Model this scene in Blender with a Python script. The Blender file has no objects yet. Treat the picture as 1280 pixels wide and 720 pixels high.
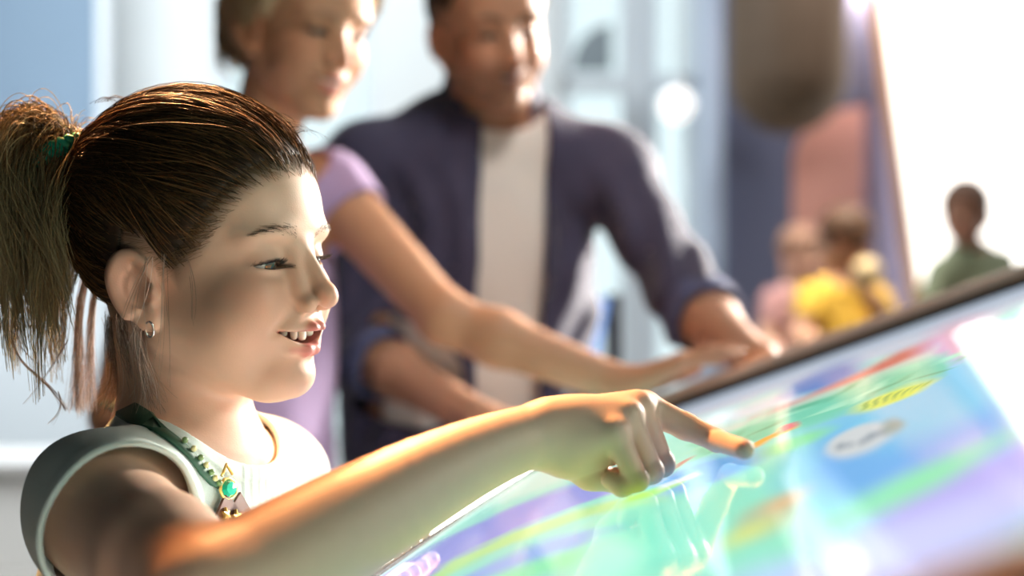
import bpy, math, random
import numpy as np
from mathutils import Vector, Matrix

rng = np.random.default_rng(7)
random.seed(7)
SC = bpy.context.scene
COL = SC.collection
CAMZ, FPX, HOR = 1.10, 1778.0, 400.0      # eye height, focal length in pixels (50 mm), horizon row
A = lambda *v: np.array(v, np.float64)


def P(px, py, d):
    """a point d metres in front of the lens, from where it shows in the 1280x720 frame"""
    return A((px - 640) / FPX * d, d, CAMZ + (HOR - py) / FPX * d)


def rot(yaw, pitch, roll):
    y, p, r = map(math.radians, (yaw, pitch, roll))
    cy, sy, cp, sp, cr, sr = math.cos(y), math.sin(y), math.cos(p), math.sin(p), math.cos(r), math.sin(r)
    return (np.array([[cy, -sy, 0], [sy, cy, 0], [0, 0, 1]]) @ np.array([[cp, 0, sp], [0, 1, 0], [-sp, 0, cp]])
            @ np.array([[1, 0, 0], [0, cr, -sr], [0, sr, cr]]))


# ------------------------------------------------------------------ materials
def lin(r, g, b):
    f = lambda c: (c / 255 / 12.92) if c / 255 <= .04045 else ((c / 255 + .055) / 1.055) ** 2.4
    return (f(r), f(g), f(b), 1)


def mat(name, col, rough=.6, metal=0, noise=0, nscale=40, bump=0, bscale=200, spec=.5, attr=None, sss=0, coat=0, emit=None,
        estr=0, sheen=0, trans=0, sssr=(1, .35, .2), sssscale=.006):
    m = bpy.data.materials.new(name)
    m.use_nodes = True
    nt = m.node_tree
    b = nt.nodes['Principled BSDF']
    if len(col) == 3:
        col = (*col, 1)
    b.inputs['Base Color'].default_value = col
    b.inputs['Roughness'].default_value = rough
    b.inputs['Metallic'].default_value = metal
    b.inputs['Specular IOR Level'].default_value = spec
    b.inputs['Coat Weight'].default_value = coat
    b.inputs['Sheen Weight'].default_value = sheen
    b.inputs['Transmission Weight'].default_value = trans
    src = None
    if attr:
        a = nt.nodes.new('ShaderNodeAttribute')
        a.attribute_name = attr
        src = a.outputs['Color']
    if noise:
        tc = nt.nodes.new('ShaderNodeTexCoord')
        n = nt.nodes.new('ShaderNodeTexNoise')
        n.inputs['Scale'].default_value = nscale
        n.inputs['Detail'].default_value = 4
        nt.links.new(tc.outputs['Object'], n.inputs['Vector'])
        hv = nt.nodes.new('ShaderNodeHueSaturation')
        mr = nt.nodes.new('ShaderNodeMapRange')
        mr.inputs['To Min'].default_value = 1 - noise
        mr.inputs['To Max'].default_value = 1 + noise
        nt.links.new(n.outputs['Fac'], mr.inputs['Value'])
        nt.links.new(mr.outputs['Result'], hv.inputs['Value'])
        if src:
            nt.links.new(src, hv.inputs['Color'])
        else:
            hv.inputs['Color'].default_value = col
        src = hv.outputs['Color']
    if src:
        nt.links.new(src, b.inputs['Base Color'])
    if bump:
        tc = nt.nodes.new('ShaderNodeTexCoord')
        n = nt.nodes.new('ShaderNodeTexNoise')
        n.inputs['Scale'].default_value = bscale
        nt.links.new(tc.outputs['Object'], n.inputs['Vector'])
        bp = nt.nodes.new('ShaderNodeBump')
        bp.inputs['Strength'].default_value = bump
        bp.inputs['Distance'].default_value = .002
        nt.links.new(n.outputs['Fac'], bp.inputs['Height'])
        nt.links.new(bp.outputs['Normal'], b.inputs['Normal'])
    if sss:
        b.inputs['Subsurface Weight'].default_value = sss
        b.inputs['Subsurface Radius'].default_value = sssr
        b.inputs['Subsurface Scale'].default_value = sssscale
    if emit is not None:
        if isinstance(emit, str):
            nt.links.new(src, b.inputs['Emission Color'])
        else:
            b.inputs['Emission Color'].default_value = (*emit[:3], 1)
        b.inputs['Emission Strength'].default_value = estr
    return m


# ------------------------------------------------------------------ meshes
def np_mesh(name, V, Q, m=None, parent=None, col=None, smooth=True):
    """V (n,3) world points, Q list/array of quads or tris (all the same size)"""
    V = np.asarray(V, np.float32)
    Q = np.asarray(Q, np.int32)
    me = bpy.data.meshes.new(name)
    k = Q.shape[1]
    me.vertices.add(len(V))
    off = np.zeros(3)
    if parent is not None:
        off = np.array(parent_world(parent))
    me.vertices.foreach_set('co', (V - off.astype(np.float32)).ravel())
    me.loops.add(Q.size)
    me.loops.foreach_set('vertex_index', Q.ravel())
    me.polygons.add(len(Q))
    me.polygons.foreach_set('loop_start', np.arange(0, Q.size, k, dtype=np.int32))
    me.polygons.foreach_set('use_smooth', np.full(len(Q), smooth))
    me.update(calc_edges=True)
    me.validate()
    if col is not None:
        a = me.color_attributes.new('Tint', 'FLOAT_COLOR', 'POINT')
        c = np.ones((len(V), 4), np.float32)
        c[:, :3] = col
        a.data.foreach_set('color', c.ravel())
    if m:
        me.materials.append(m)
    o = bpy.data.objects.new(name, me)
    COL.objects.link(o)
    if parent is not None:
        o.parent = parent
    return o


WORLD = {}


def parent_world(p):
    w = np.zeros(3)
    while p is not None:
        w += np.array(p.location)
        p = p.parent
    return w


def root(name, loc, label, cat, group=None):
    o = bpy.data.objects.new(name, None)
    o.empty_display_size = .05
    o.location = loc
    COL.objects.link(o)
    o['label'] = label
    o['category'] = cat
    if group:
        o['group'] = group
    return o


def tag(o, label=None, cat=None, group=None, kind=None):
    for k, v in (('label', label), ('category', cat), ('group', group), ('kind', kind)):
        if v:
            o[k] = v
    return o


class MB:
    """collects plain solids into one mesh"""

    def __init__(s):
        s.V, s.Q, s.n = [], [], 0

    def add(s, V, Q):
        s.V.append(np.asarray(V, float))
        s.Q.append(np.asarray(Q, int) + s.n)
        s.n += len(V)

    def box(s, lo, hi, bev=0):
        """axis-aligned box with chamfered edges (24 corner points)"""
        return s.obox(A(*lo) / 2 + A(*hi) / 2, np.eye(3), (A(*hi) - A(*lo)) / 2, bev)

    def obox(s, c, axes, half, bev=0):
        half = A(*half)
        bev = min(bev, half.min() * .9)
        axes = np.asarray(axes, float)
        if bev <= 0:
            V = np.array([[x, y, z] for x in (-1, 1) for y in (-1, 1) for z in (-1, 1)]) * half
            s.add(A(*c) + V @ axes, [[0, 1, 3, 2], [4, 6, 7, 5], [0, 4, 5, 1], [2, 3, 7, 6], [0, 2, 6, 4], [1, 5, 7, 3]])
            return s
        V, idx = [], {}
        for x in (-1, 1):
            for y in (-1, 1):
                for z in (-1, 1):
                    for a in range(3):
                        v = A(x, y, z) * (half - bev)
                        v[a] = (x, y, z)[a] * half[a]
                        idx[(x, y, z, a)] = len(V)
                        V.append(v)
        Q = []
        for a in range(3):
            b, c2 = [(1, 2), (0, 2), (0, 1)][a]
            for sg in (-1, 1):
                q = []
                for (u, w) in ((-1, -1), (1, -1), (1, 1), (-1, 1)):
                    k = [0, 0, 0]
                    k[a], k[b], k[c2] = sg, u, w
                    q.append(idx[(*k, a)])
                Q.append(q)
            for u in (-1, 1):
                for w in (-1, 1):
                    k1, k2 = [0, 0, 0], [0, 0, 0]
                    k1[a], k2[a] = -1, 1
                    for k in (k1, k2):
                        k[b], k[c2] = u, w
                    Q.append([idx[(*k1, b)], idx[(*k2, b)], idx[(*k2, c2)], idx[(*k1, c2)]])
        for x in (-1, 1):
            for y in (-1, 1):
                for z in (-1, 1):
                    i = [idx[(x, y, z, a)] for a in range(3)]
                    Q.append([i[0], i[1], i[2], i[2]])
        s.add(A(*c) + np.array(V) @ axes, Q)
        return s

    def tube(s, pts, rad, n=12, cap=True):
        pts = np.asarray(pts, float)
        rad = np.broadcast_to(np.asarray(rad, float), (len(pts),))
        t = np.gradient(pts, axis=0)
        t /= np.linalg.norm(t, axis=1)[:, None] + 1e-12
        ref = A(0, 0, 1) if abs(t[0][2]) < .9 else A(1, 0, 0)
        V = []
        u = np.cross(t[0], ref)
        for i in range(len(pts)):
            u = u - t[i] * (u @ t[i])
            u /= np.linalg.norm(u)
            w = np.cross(t[i], u)
            a = np.arange(n) * 2 * np.pi / n
            V.append(pts[i] + rad[i] * (np.cos(a)[:, None] * u + np.sin(a)[:, None] * w))
        V = np.concatenate(V)
        Q = []
        for i in range(len(pts) - 1):
            for j in range(n):
                k = (j + 1) % n
                Q.append([i * n + j, i * n + k, (i + 1) * n + k, (i + 1) * n + j])
        if cap:
            m0 = len(V)
            V = np.concatenate([V, pts[:1], pts[-1:]])
            for j in range(n):
                k = (j + 1) % n
                Q.append([m0, k, j, j])
                b = (len(pts) - 1) * n
                Q.append([m0 + 1, b + j, b + k, b + k])
        s.add(V, Q)
        return s

    def lathe(s, c, prof, n=32, axes=np.eye(3)):
        """prof: list of (radius, height) around the third axis"""
        V = []
        a = np.arange(n) * 2 * np.pi / n
        for r, h in prof:
            V.append(np.stack([r * np.cos(a), r * np.sin(a), np.full(n, h)], 1))
        V = np.concatenate(V) @ np.asarray(axes, float) + A(*c)
        Q = []
        for i in range(len(prof) - 1):
            for j in range(n):
                k = (j + 1) % n
                Q.append([i * n + j, i * n + k, (i + 1) * n + k, (i + 1) * n + j])
        s.add(V, Q)
        return s

    def build(s, name, m, parent=None, smooth=False, col=None):
        V, Q = np.concatenate(s.V), np.concatenate(s.Q)
        me_q = [list(dict.fromkeys(q)) for q in Q.tolist()]
        me = bpy.data.meshes.new(name)
        off = parent_world(parent) if parent is not None else np.zeros(3)
        me.from_pydata((V - off).tolist(), [], me_q)
        me.polygons.foreach_set('use_smooth', np.full(len(me.polygons), smooth))
        me.update()
        me.materials.append(m)
        o = bpy.data.objects.new(name, me)
        COL.objects.link(o)
        if parent is not None:
            o.parent = parent
        return o


def strands(paths, r0, r1=.3, n=3):
    """(N,K,3) paths -> thin tapering tubes; returns V, Q"""
    p = np.asarray(paths, np.float64)
    N, K, _ = p.shape
    t = np.gradient(p, axis=1)
    t /= np.linalg.norm(t, axis=2, keepdims=True) + 1e-12
    ref = rng.normal(size=(N, 1, 3))
    u = np.cross(t, ref)
    u /= np.linalg.norm(u, axis=2, keepdims=True) + 1e-12
    w = np.cross(t, u)
    taper = np.linspace(1, r1, K)[None, :, None]
    rr = np.broadcast_to(np.asarray(r0, float).reshape(-1, 1, 1), (N, 1, 1)) * taper
    V = np.stack([p + rr * (math.cos(a) * u + math.sin(a) * w) for a in np.arange(n) * 2 * np.pi / n], 2)
    idx = np.arange(N * K * n).reshape(N, K, n)
    Q = np.stack([idx[:, :-1, :], np.roll(idx, -1, 2)[:, :-1, :], np.roll(idx, -1, 2)[:, 1:, :], idx[:, 1:, :]], -1)
    return V.reshape(-1, 3), Q.reshape(-1, 4)


# ------------------------------------------------------------------ distance fields
def smin(a, b, k):
    h = np.maximum(k - np.abs(a - b), 0) / k
    return np.minimum(a, b) - h * h * k * .25


def smax(a, b, k):
    return -smin(-a, -b, k)


def ell(q, c, r):
    r = np.asarray(r, np.float32)
    p = q - np.asarray(c, np.float32)
    k0 = np.sqrt(((p / r) ** 2).sum(1)) + 1e-6
    k1 = np.sqrt(((p / (r * r)) ** 2).sum(1)) + 1e-6
    return k0 * (k0 - 1) / k1


def sph(q, c, r):
    p = q - np.asarray(c, np.float32)
    return np.sqrt((p * p).sum(1)) - r


def rc(q, a, b, r1, r2):
    a = np.asarray(a, np.float32)
    b = np.asarray(b, np.float32)
    pa, ba = q - a, b - a
    h = np.clip((pa @ ba) / (ba @ ba), 0, 1)
    d = pa - h[:, None] * ba
    return np.sqrt((d * d).sum(1)) - (r1 + (r2 - r1) * h)


def chain(q, pts, rad, k):
    f = None
    for i in range(len(pts) - 1):
        d = rc(q, pts[i], pts[i + 1], rad[i], rad[i + 1])
        f = d if f is None else smin(f, d, k)
    return f


def limb(q, pts, rad, n=10):
    """a smoothly bending, smoothly tapering limb through the given joints"""
    pts = np.asarray(pts, float)
    t = np.concatenate([[0], np.cumsum(np.linalg.norm(np.diff(pts, axis=0), axis=1))])
    u = np.linspace(0, t[-1], n + 1)
    dg = min(3, len(pts) - 1)
    c = [np.polyval(np.polyfit(t, pts[:, i], dg), u) for i in range(3)]
    r = np.polyval(np.polyfit(t, rad, dg), u)
    c = np.stack(c, 1)
    f = rc(q, c[0], c[1], r[0], r[1])
    for i in range(1, n):
        f = np.minimum(f, rc(q, c[i], c[i + 1], r[i], r[i + 1]))
    return f


def surface(f, lo, hi, h, S=12, chunk=260, slack=1.5, newton=2):
    """the zero set of f between lo and hi as quads with about h-long edges"""
    lo, hi = np.asarray(lo, float), np.asarray(hi, float)
    nb = np.ceil((hi - lo) / (S * h)).astype(int)
    g = np.stack(np.meshgrid(*[np.arange(n) for n in nb], indexing='ij'), -1).reshape(-1, 3)
    act = []
    for i in range(0, len(g), 200000):
        c = lo + (g[i:i + 200000] + .5) * S * h
        d = f(c.astype(np.float32))
        act.append(np.abs(d) < S * h * .87 * slack)
    g = g[np.concatenate(act)]
    ax = np.arange(S + 1)
    lc = np.stack(np.meshgrid(ax, ax, ax, indexing='ij'), -1).reshape(-1, 3)
    dims = nb * S + 2
    keys, pos, edges = [], [], []
    corner = np.array([[0, 0, 0], [1, 0, 0], [0, 1, 0], [1, 1, 0], [0, 0, 1], [1, 0, 1], [0, 1, 1], [1, 1, 1]])
    E12 = [(0, 1), (2, 3), (4, 5), (6, 7), (0, 2), (1, 3), (4, 6), (5, 7), (0, 4), (1, 5), (2, 6), (3, 7)]
    for i in range(0, len(g), chunk):
        b = g[i:i + chunk]
        ijk = b[:, None, :] * S + lc[None]
        F = f((lo + ijk.reshape(-1, 3) * h).astype(np.float32)).reshape(len(b), S + 1, S + 1, S + 1)
        C = np.stack([F[:, x:x + S, y:y + S, z:z + S] for x, y, z in corner], -1)
        sg = C < 0
        w = np.argwhere(sg.any(-1) & ~sg.all(-1))
        if not len(w):
            continue
        v = C[w[:, 0], w[:, 1], w[:, 2], w[:, 3]]
        cell = b[w[:, 0]] * S + w[:, 1:]
        acc = np.zeros((len(w), 3))
        cnt = np.zeros(len(w))
        for a, c in E12:
            m = (v[:, a] < 0) != (v[:, c] < 0)
            t = np.where(m, v[:, a] / np.where(m, v[:, a] - v[:, c], 1), 0)
            acc += m[:, None] * (corner[a] + t[:, None] * (corner[c] - corner[a]))
            cnt += m
        pos.append(lo + (cell + acc / cnt[:, None]) * h)
        keys.append((cell[:, 0] * dims[1] + cell[:, 1]) * dims[2] + cell[:, 2])
        edges.append(np.stack([v[:, 0], v[:, 1], v[:, 2], v[:, 4]], 1))
    keys, pos, ed = np.concatenate(keys), np.concatenate(pos), np.concatenate(edges)
    o = np.argsort(keys)
    keys, pos, ed = keys[o], pos[o], ed[o]
    st = np.array([dims[1] * dims[2], dims[2], 1])
    Q = []

    def look(k):
        j = np.clip(np.searchsorted(keys, k), 0, len(keys) - 1)
        return j, keys[j] == k

    for a in range(3):
        s0, s1 = ed[:, 0] < 0, ed[:, a + 1] < 0
        m = np.nonzero(s0 != s1)[0]
        u, w = st[(a + 1) % 3], st[(a + 2) % 3]
        k = keys[m]
        i1, o1 = look(k - u)
        i2, o2 = look(k - u - w)
        i3, o3 = look(k - w)
        ok = o1 & o2 & o3
        q = np.stack([m, i1, i2, i3], 1)[ok]
        fl = s0[m][ok]
        q[~fl] = q[~fl][:, ::-1]
        Q.append(q)
    Q = np.concatenate(Q)
    e = h * .4
    tet = np.array([[1, -1, -1], [-1, -1, 1], [-1, 1, -1], [1, 1, 1]], np.float32)
    for _ in range(newton):
        for i in range(0, len(pos), 300000):
            p = pos[i:i + 300000].astype(np.float32)
            G = sum(t * f(p + t * np.float32(e))[:, None] for t in tet) / (4 * e)
            d = f(p)
            n2 = (G * G).sum(1) + 1e-3
            stp = -(d / n2)[:, None] * G
            L = np.linalg.norm(stp, axis=1, keepdims=True)
            pos[i:i + 300000] += stp * np.minimum(1, h * .6 / (L + 1e-9))
    return pos, Q


def trace(f, px, py, d0, d1):
    """where the sight line through a frame position first meets the surface of f"""
    a = P(px, py, 1.0) - A(0, 0, CAMZ)
    t = d0
    while t < d1:
        v = float(f((A(0, 0, CAMZ) + a * t)[None].astype(np.float32))[0])
        if v < 2e-4:
            break
        t += max(v * .6, 2e-4)
    return A(0, 0, CAMZ) + a * t
# ------------------------------------------------------------------ a human head (x ahead, y to its left, z up; child size)
EYE = A(.0625, .0265, -.001)


def ear_sdf(q, y):
    c = A(.004, .064, -.0145)
    up = A(-.22, 0, .975)
    bk0 = A(-.975, 0, -.22)
    bk = bk0 * math.cos(.5) + A(0, 1, 0) * math.sin(.5)
    nn = np.cross(bk, up)
    nn *= np.sign(nn[1])
    p = np.stack([q[:, 0], y, q[:, 2]], 1) - c.astype(np.float32)
    b, u, n = p @ bk - .0125, p @ up, p @ nn
    rb = .0155 * (1 + .22 * np.clip(u / .0265, -1, 1))
    rho = np.sqrt((b / rb) ** 2 + (u / .0265) ** 2)
    dd = (rho - 1) * rb
    f = smax(dd + .002, np.abs(n) - .0022, .002)
    ring = np.sqrt((dd + .0034) ** 2 + (n - .0032) ** 2) - .0034
    ring = smax(ring, -(u + .016 + .6 * b), .004)
    f = smin(f, ring, .002)
    anti = np.sqrt(((rho - .58) * rb) ** 2 + (n - .0024) ** 2) - .0024
    anti = smax(anti, -(b + .002), .003)
    f = smin(f, anti, .003)
    w = np.stack([b, u, n], 1)
    f = smax(f, -ell(w, (-.0055, -.003, .0044), (.0080, .0112, .0060)), .002)
    f = smin(f, ell(w, (-.0135, -.005, .002), (.0038, .0055, .0045)), .002)
    f = smin(f, ell(w, (-.006, -.0232, .0008), (.0068, .0068, .0038)), .004)
    # root of the ear
    f = smin(f, rc(w, (-.010, .014, -.004), (-.010, -.018, -.004), .006, .005), .005)
    return f


def scalp_sdf(q):
    f = smin(ell(q, (-.010, 0, .031), (.087, .0705, .078)), ell(q, (.028, 0, .030), (.054, .056, .050)), .02)
    return f


MOUTH = dict(z=-.0532, curve=8.0, half=.0275, open=.0045)


def lips_sdf(q, y, o):
    zc = MOUTH['z'] + MOUTH['curve'] * MOUTH['half'] ** 2
    op = o.get('open', 1)
    Y = np.stack([q[:, 0], y, q[:, 2]], 1)
    zu, zl = -.0475, -.0530 - .0085 * (.45 + .55 * op)
    up = chain(Y, [(.0640, .0285, zc), (.0805, .0130, zu - .0004), (.0882, .0042, zu + .0006), (.0880, -.001, zu)], [.0020, .0027, .0030, .0029], .004)
    lo = chain(Y, [(.0640, .0285, zc), (.0765, .0145, zl + .0024), (.0822, .0045, zl), (.0826, -.001, zl)], [.0020, .0032, .0040, .0040], .004)
    return up, lo


def mouth_open(q, y, o):
    h = MOUTH['open'] * o.get('open', 1)
    zm = MOUTH['z'] - (1 - o.get('open', 1)) * -.002 + MOUTH['curve'] * y * y - .0002
    hh = h * (1 - (y / MOUTH['half']) ** 2)
    return smax(np.abs(q[:, 2] - zm) - hh, .055 - q[:, 0], .001)


def lid_open(q, y, o):
    ry = y - EYE[1]
    zm = EYE[2] + o.get('gaze', -.0026) - 5 * ry * ry + .05 * ry
    hh = o.get('lid', .0021) * (1 - (ry / .0140) ** 2)
    return np.maximum(np.abs(q[:, 2] - zm) - hh, (EYE[0] + .0035) - q[:, 0])


def head_sdf(q, o):
    y = np.abs(q[:, 1])
    Y = np.stack([q[:, 0], y, q[:, 2]], 1)
    f = scalp_sdf(q)
    f = smin(f, ell(q, (.024, 0, -.028), (.051, .053, .061)), .02)
    f = smin(f, sph(Y, (.047, .033, -.038), .0235 * o.get('cheek', 1)), .02)
    f = smin(f, sph(Y, (.059, .030, -.024), .0165), .018)
    f = smin(f, rc(Y, (.004, .047 * o.get('jaw', 1), -.046), (.054, .013, -.080), .017, .0165), .02)
    f = smin(f, ell(q, (.0650, 0, -.0795), (.0165, .018, .0150)), .014)
    f = smin(f, ell(q, (.0595, 0, -.046), (.0270, .031, .0215)), .014)
    f = smin(f, ell(Y, (.064, .024, .0165), (.0145, .023, .008)), .012)
    f = smax(f, -ell(Y, (.0905, .0275, .001), (.0175, .0185, .0105)), .012)
    f = smin(f, sph(Y, EYE, .0136), .0045)
    # nose
    n = smin(rc(q, (.0765, 0, .008), (.0950, 0, -.0215), .0058, .0062), sph(q, (.0976, 0, -.0264), .0073), .006)
    n = smin(n, rc(Y, (.0765, .0075, .002), (.0825, .0085, -.024), .0058, .0066), .006)
    f = smin(f, n, .008)
    f = smin(f, ell(Y, (.0882, .0104, -.0302), (.0070, .0056, .0060)), .0036)
    f = smax(f, -ell(Y, (.0930, .0052, -.0385), (.0052, .0028, .0045)), .002)
    # nasolabial crease of a smile
    f = smax(f, -rc(Y, (.0845, .0190, -.034), (.0765, .0300, -.047), .0012, .0010), .008)
    up, lo = lips_sdf(q, y, o)
    f = smin(f, up, .0045)
    f = smin(f, lo, .0045)
    f = smax(f, -ell(q, (.0885, 0, -.0715), (.0055, .014, .0035)), .006)
    f = smax(f, -mouth_open(q, y, o), .0014)
    f = smax(f, -lid_open(q, y, o), .0008)
    f = smin(f, ear_sdf(q, y), .004)
    return f


def brow_line(y):
    """height of the eyebrow over the distance from the middle of the face"""
    t = np.clip((y - .010) / .034, 0, 1)
    return .0125 + .0085 * np.sin(np.pi * (.12 + .62 * t)) - .001


def head_tint(q, base, o):
    """local colour of the skin: lips, blush, brows, mouth lining, scalp"""
    y = np.abs(q[:, 1])
    base = np.asarray(base, float)
    c = np.tile(base, (len(q), 1))

    def mix(col, w):
        nonlocal c
        w = np.clip(w, 0, 1)[:, None]
        c = c * (1 - w) + np.asarray(col) * w

    red = base * A(1.0, .72, .68)
    if 'stubble' in o:
        mix(o['stubble'], .55 * np.clip((-.030 - q[:, 2] - .25 * np.maximum(0, y - .03)) / .014, 0, 1) * (q[:, 0] > .0))
    g = lambda cx, cy, cz, s: np.exp(-((q[:, 0] - cx) ** 2 + (y - cy) ** 2 + (q[:, 2] - cz) ** 2) / (2 * s * s))
    mix(red, .8 * g(.060, .036, -.025, .014))
    mix(red, .5 * g(.102, 0, -.028, .008))
    mix(red, .6 * g(-.012, .075, -.012, .022))
    front = (q[:, 0] > .05)
    up, lo = lips_sdf(q, y, o)
    lip = np.minimum(up, lo)
    mix(o.get('lipcol', (.62, .19, .165)), front * np.clip((.0011 - lip) / .0012, 0, 1) * .88)
    mo = mouth_open(q, y, o)
    mix((.28, .035, .035), front * np.clip((.0002 - mo) / .0012 + .5, 0, 1) * (q[:, 0] < .0795))
    # dark line of the lash roots
    lo_ = np.abs(q[:, 2] - (EYE[2] + o.get('gaze', -.0026) - 5 * (y - EYE[1]) ** 2 + .05 * (y - EYE[1]) + o.get('lid', .0021) * (1 - ((y - EYE[1]) / .014) ** 2) + .0004))
    mix((.06, .03, .02), np.clip(1.6 - lo_ / .0007, 0, 1) * (np.abs(y - EYE[1]) < .0135) * (q[:, 0] > EYE[0]) * .85)
    # brows
    d = np.abs(q[:, 2] - brow_line(y)) / (.0034 * np.clip(1.15 - (y - .01) / .05, .3, 1.2))
    bw = np.exp(-d * d) * np.clip((y - .009) / .004, 0, 1) * np.clip((.046 - y) / .010, 0, 1) * (q[:, 0] > .035)
    mix(o.get('brow', (.16, .09, .05)), bw * o.get('browf', .7))
    if 'scalp' in o:
        mix(o['scalp'], np.clip((hairline(q) + .007) / .016, 0, 1) * .9)
    return c


def hairline(q):
    """> 0 where hair grows"""
    zl = np.interp(q[:, 0], [-.1, -.075, -.05, -.026, -.012, .006, .020, .030, .042, .056, .068, .080, .1],
                   [-.055, -.052, -.046, -.034, .012, .014, -.012, -.002, .013, .033, .049, .062, .068])
    return (q[:, 2] - zl) * .75


def eye_mesh(name, M, t, s, side, gaze, m, parent, iris=(.055, .03, .017)):
    """an eyeball whose first pole looks along gaze (head frame)"""
    g = A(*gaze)
    g /= np.linalg.norm(g)
    u = np.cross(g, A(0, 0, 1))
    u /= np.linalg.norm(u)
    w = np.cross(u, g)
    n, k = 32, 40
    a = np.arange(n) * 2 * np.pi / n
    th = np.linspace(0.001, np.pi - .001, k)
    V, c = [], []
    for x in th:
        r = .0121 * (1 + .045 * math.exp(-(x / .35) ** 2))
        V.append(r * (math.cos(x) * g + math.sin(x) * (np.cos(a)[:, None] * u + np.sin(a)[:, None] * w)))
        col = (.008, .006, .006) if x < .22 else iris if x < .50 else tuple(np.array(iris) * .35) if x < .57 else (.62, .56, .52)
        c.append(np.tile(col, (n, 1)))
    V = np.concatenate(V) + EYE * A(1, side, 1)
    Q = [[i * n + j, i * n + (j + 1) % n, (i + 1) * n + (j + 1) % n, (i + 1) * n + j] for i in range(k - 1) for j in range(n)]
    return np_mesh(name, (V * s) @ M.T + t, np.array(Q)[:, ::-1], m, parent, np.concatenate(c))


def lash_paths(side, o, n=46, L=.0065, rows=2):
    """upper lashes in the head frame"""
    out = []
    for r in range(rows):
        for i in range(n):
            ry = -.0125 + .026 * (i + rng.random()) / n
            z = EYE[2] + o.get('gaze', -.0026) - 5 * ry * ry + .05 * ry + o.get('lid', .0021) * (1 - (ry / .014) ** 2)
            x = EYE[0] + math.sqrt(max(.0138 ** 2 - ry ** 2 - (z - EYE[2]) ** 2, 1e-8))
            p0 = A(x, EYE[1] + ry, z)
            d = A(.85, ry * 34, -.25 + .3 * rng.random())
            d /= np.linalg.norm(d)
            l = L * (.7 + .5 * rng.random()) * (.75 + 20 * max(ry, 0))
            pts = [p0 + d * l * t + A(0, 0, 1) * l * .55 * t * t for t in np.linspace(0, 1, 6)]
            out.append(pts)
    out = np.array(out)
    out[:, :, 1] *= side
    return out


def brow_paths(o, n=170):
    out = []
    f = lambda p: head_sdf(p[None].astype(np.float32), o)[0]
    for side in (-1, 1):
        for i in range(n):
            y = .010 + .035 * rng.random() ** 1.1
            z = brow_line(np.array([y]))[0] + rng.normal() * .0017 * max(.4, 1.15 - (y - .01) / .05)
            xs = np.linspace(.095, .04, 120)
            d = head_sdf(np.stack([xs, np.full(120, y), np.full(120, z)], 1).astype(np.float32), o)
            j = np.argmax(d < 0)
            p0 = A(xs[j], y, z)
            dr = A(-.35, .85, .45 - 16 * (y - .01))
            dr /= np.linalg.norm(dr)
            L = .0055 * (.7 + .6 * rng.random())
            pts = np.array([p0 + dr * L * t + A(.001, 0, 0) * math.sin(t * 3) for t in np.linspace(0, 1, 4)])
            pts[:, 1] *= side
            out.append(pts)
    return np.array(out)


def teeth_mesh(name, M, t, s, m, parent, gap=True):
    mb = MB()
    spots = [(-.0205, .0048, .0052), (-.0152, .0055, .0062), (-.0088, .0070, .0078), (-.0018, .0068, .0084), (.0098, .0066, .0074), (.0160, .0052, .0058), (.0208, .0044, .0050)]
    if not gap:
        spots = [(-.0190, .005, .006), (-.0135, .0056, .0066), (-.0080, .0058, .0072), (-.0026 - .0004, .0064, .0085), (.0034, .0064, .0085), (.0085, .0058, .0072), (.0138, .0056, .0066), (.0190, .005, .006)]
    for y, w, h in spots:
        x = .0800 - 24 * y * y
        ang = math.atan(-48 * y)
        zt = -.0472 + 8.0 * y * y
        n = 16
        prof = []
        a = np.arange(n) * 2 * np.pi / n
        rows = [(1.0, 0.0), (1.02, -.35 * h), (1.0, -.6 * h), (.93, -.8 * h), (.75, -.93 * h), (.4, -1.0 * h), (.02, -1.01 * h)]
        V = []
        ax, ay = A(math.cos(ang), math.sin(ang), 0), A(-math.sin(ang), math.cos(ang), 0)
        for r, z in rows:
            sx = np.sign(np.cos(a)) * np.abs(np.cos(a)) ** .7
            sy = np.sign(np.sin(a)) * np.abs(np.sin(a)) ** .6
            V.append(A(x - .0022, y, zt + z) + r * (.0024 * sx[:, None] * ax + w / 2 * .97 * sy[:, None] * ay))
        V = np.concatenate(V)
        Q = [[i * n + j, (i + 1) * n + j, (i + 1) * n + (j + 1) % n, i * n + (j + 1) % n] for i in range(len(rows) - 1) for j in range(n)]
        mb.add((V * s) @ M.T + t, Q)
    return mb.build(name, m, parent, smooth=True)
# ------------------------------------------------------------------ the table's frame of reference
C0 = P(700, 564, 1.83)                          # far lower corner of the touch table
_s, _c, _a = math.sin(math.radians(20.2)), math.cos(math.radians(20.2)), math.radians(9.5)
TA = A(-math.sin(_a), -math.cos(_a), 0)          # along the lower edge, towards the lens
TU = A(math.cos(_a) * _c, -math.sin(_a) * _c, _s)  # up the slope
TN = np.cross(TU, TA)
TN *= np.sign(TN[2])
T = lambda v, u, w=0.0: C0 + TA * v + TU * u + TN * w


def on_table(px, py, w=0.0):
    o = A(0, 0, CAMZ)
    d = P(px, py, 1) - o
    return o + d * (((C0 + TN * w - o) @ TN) / (d @ TN))


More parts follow.
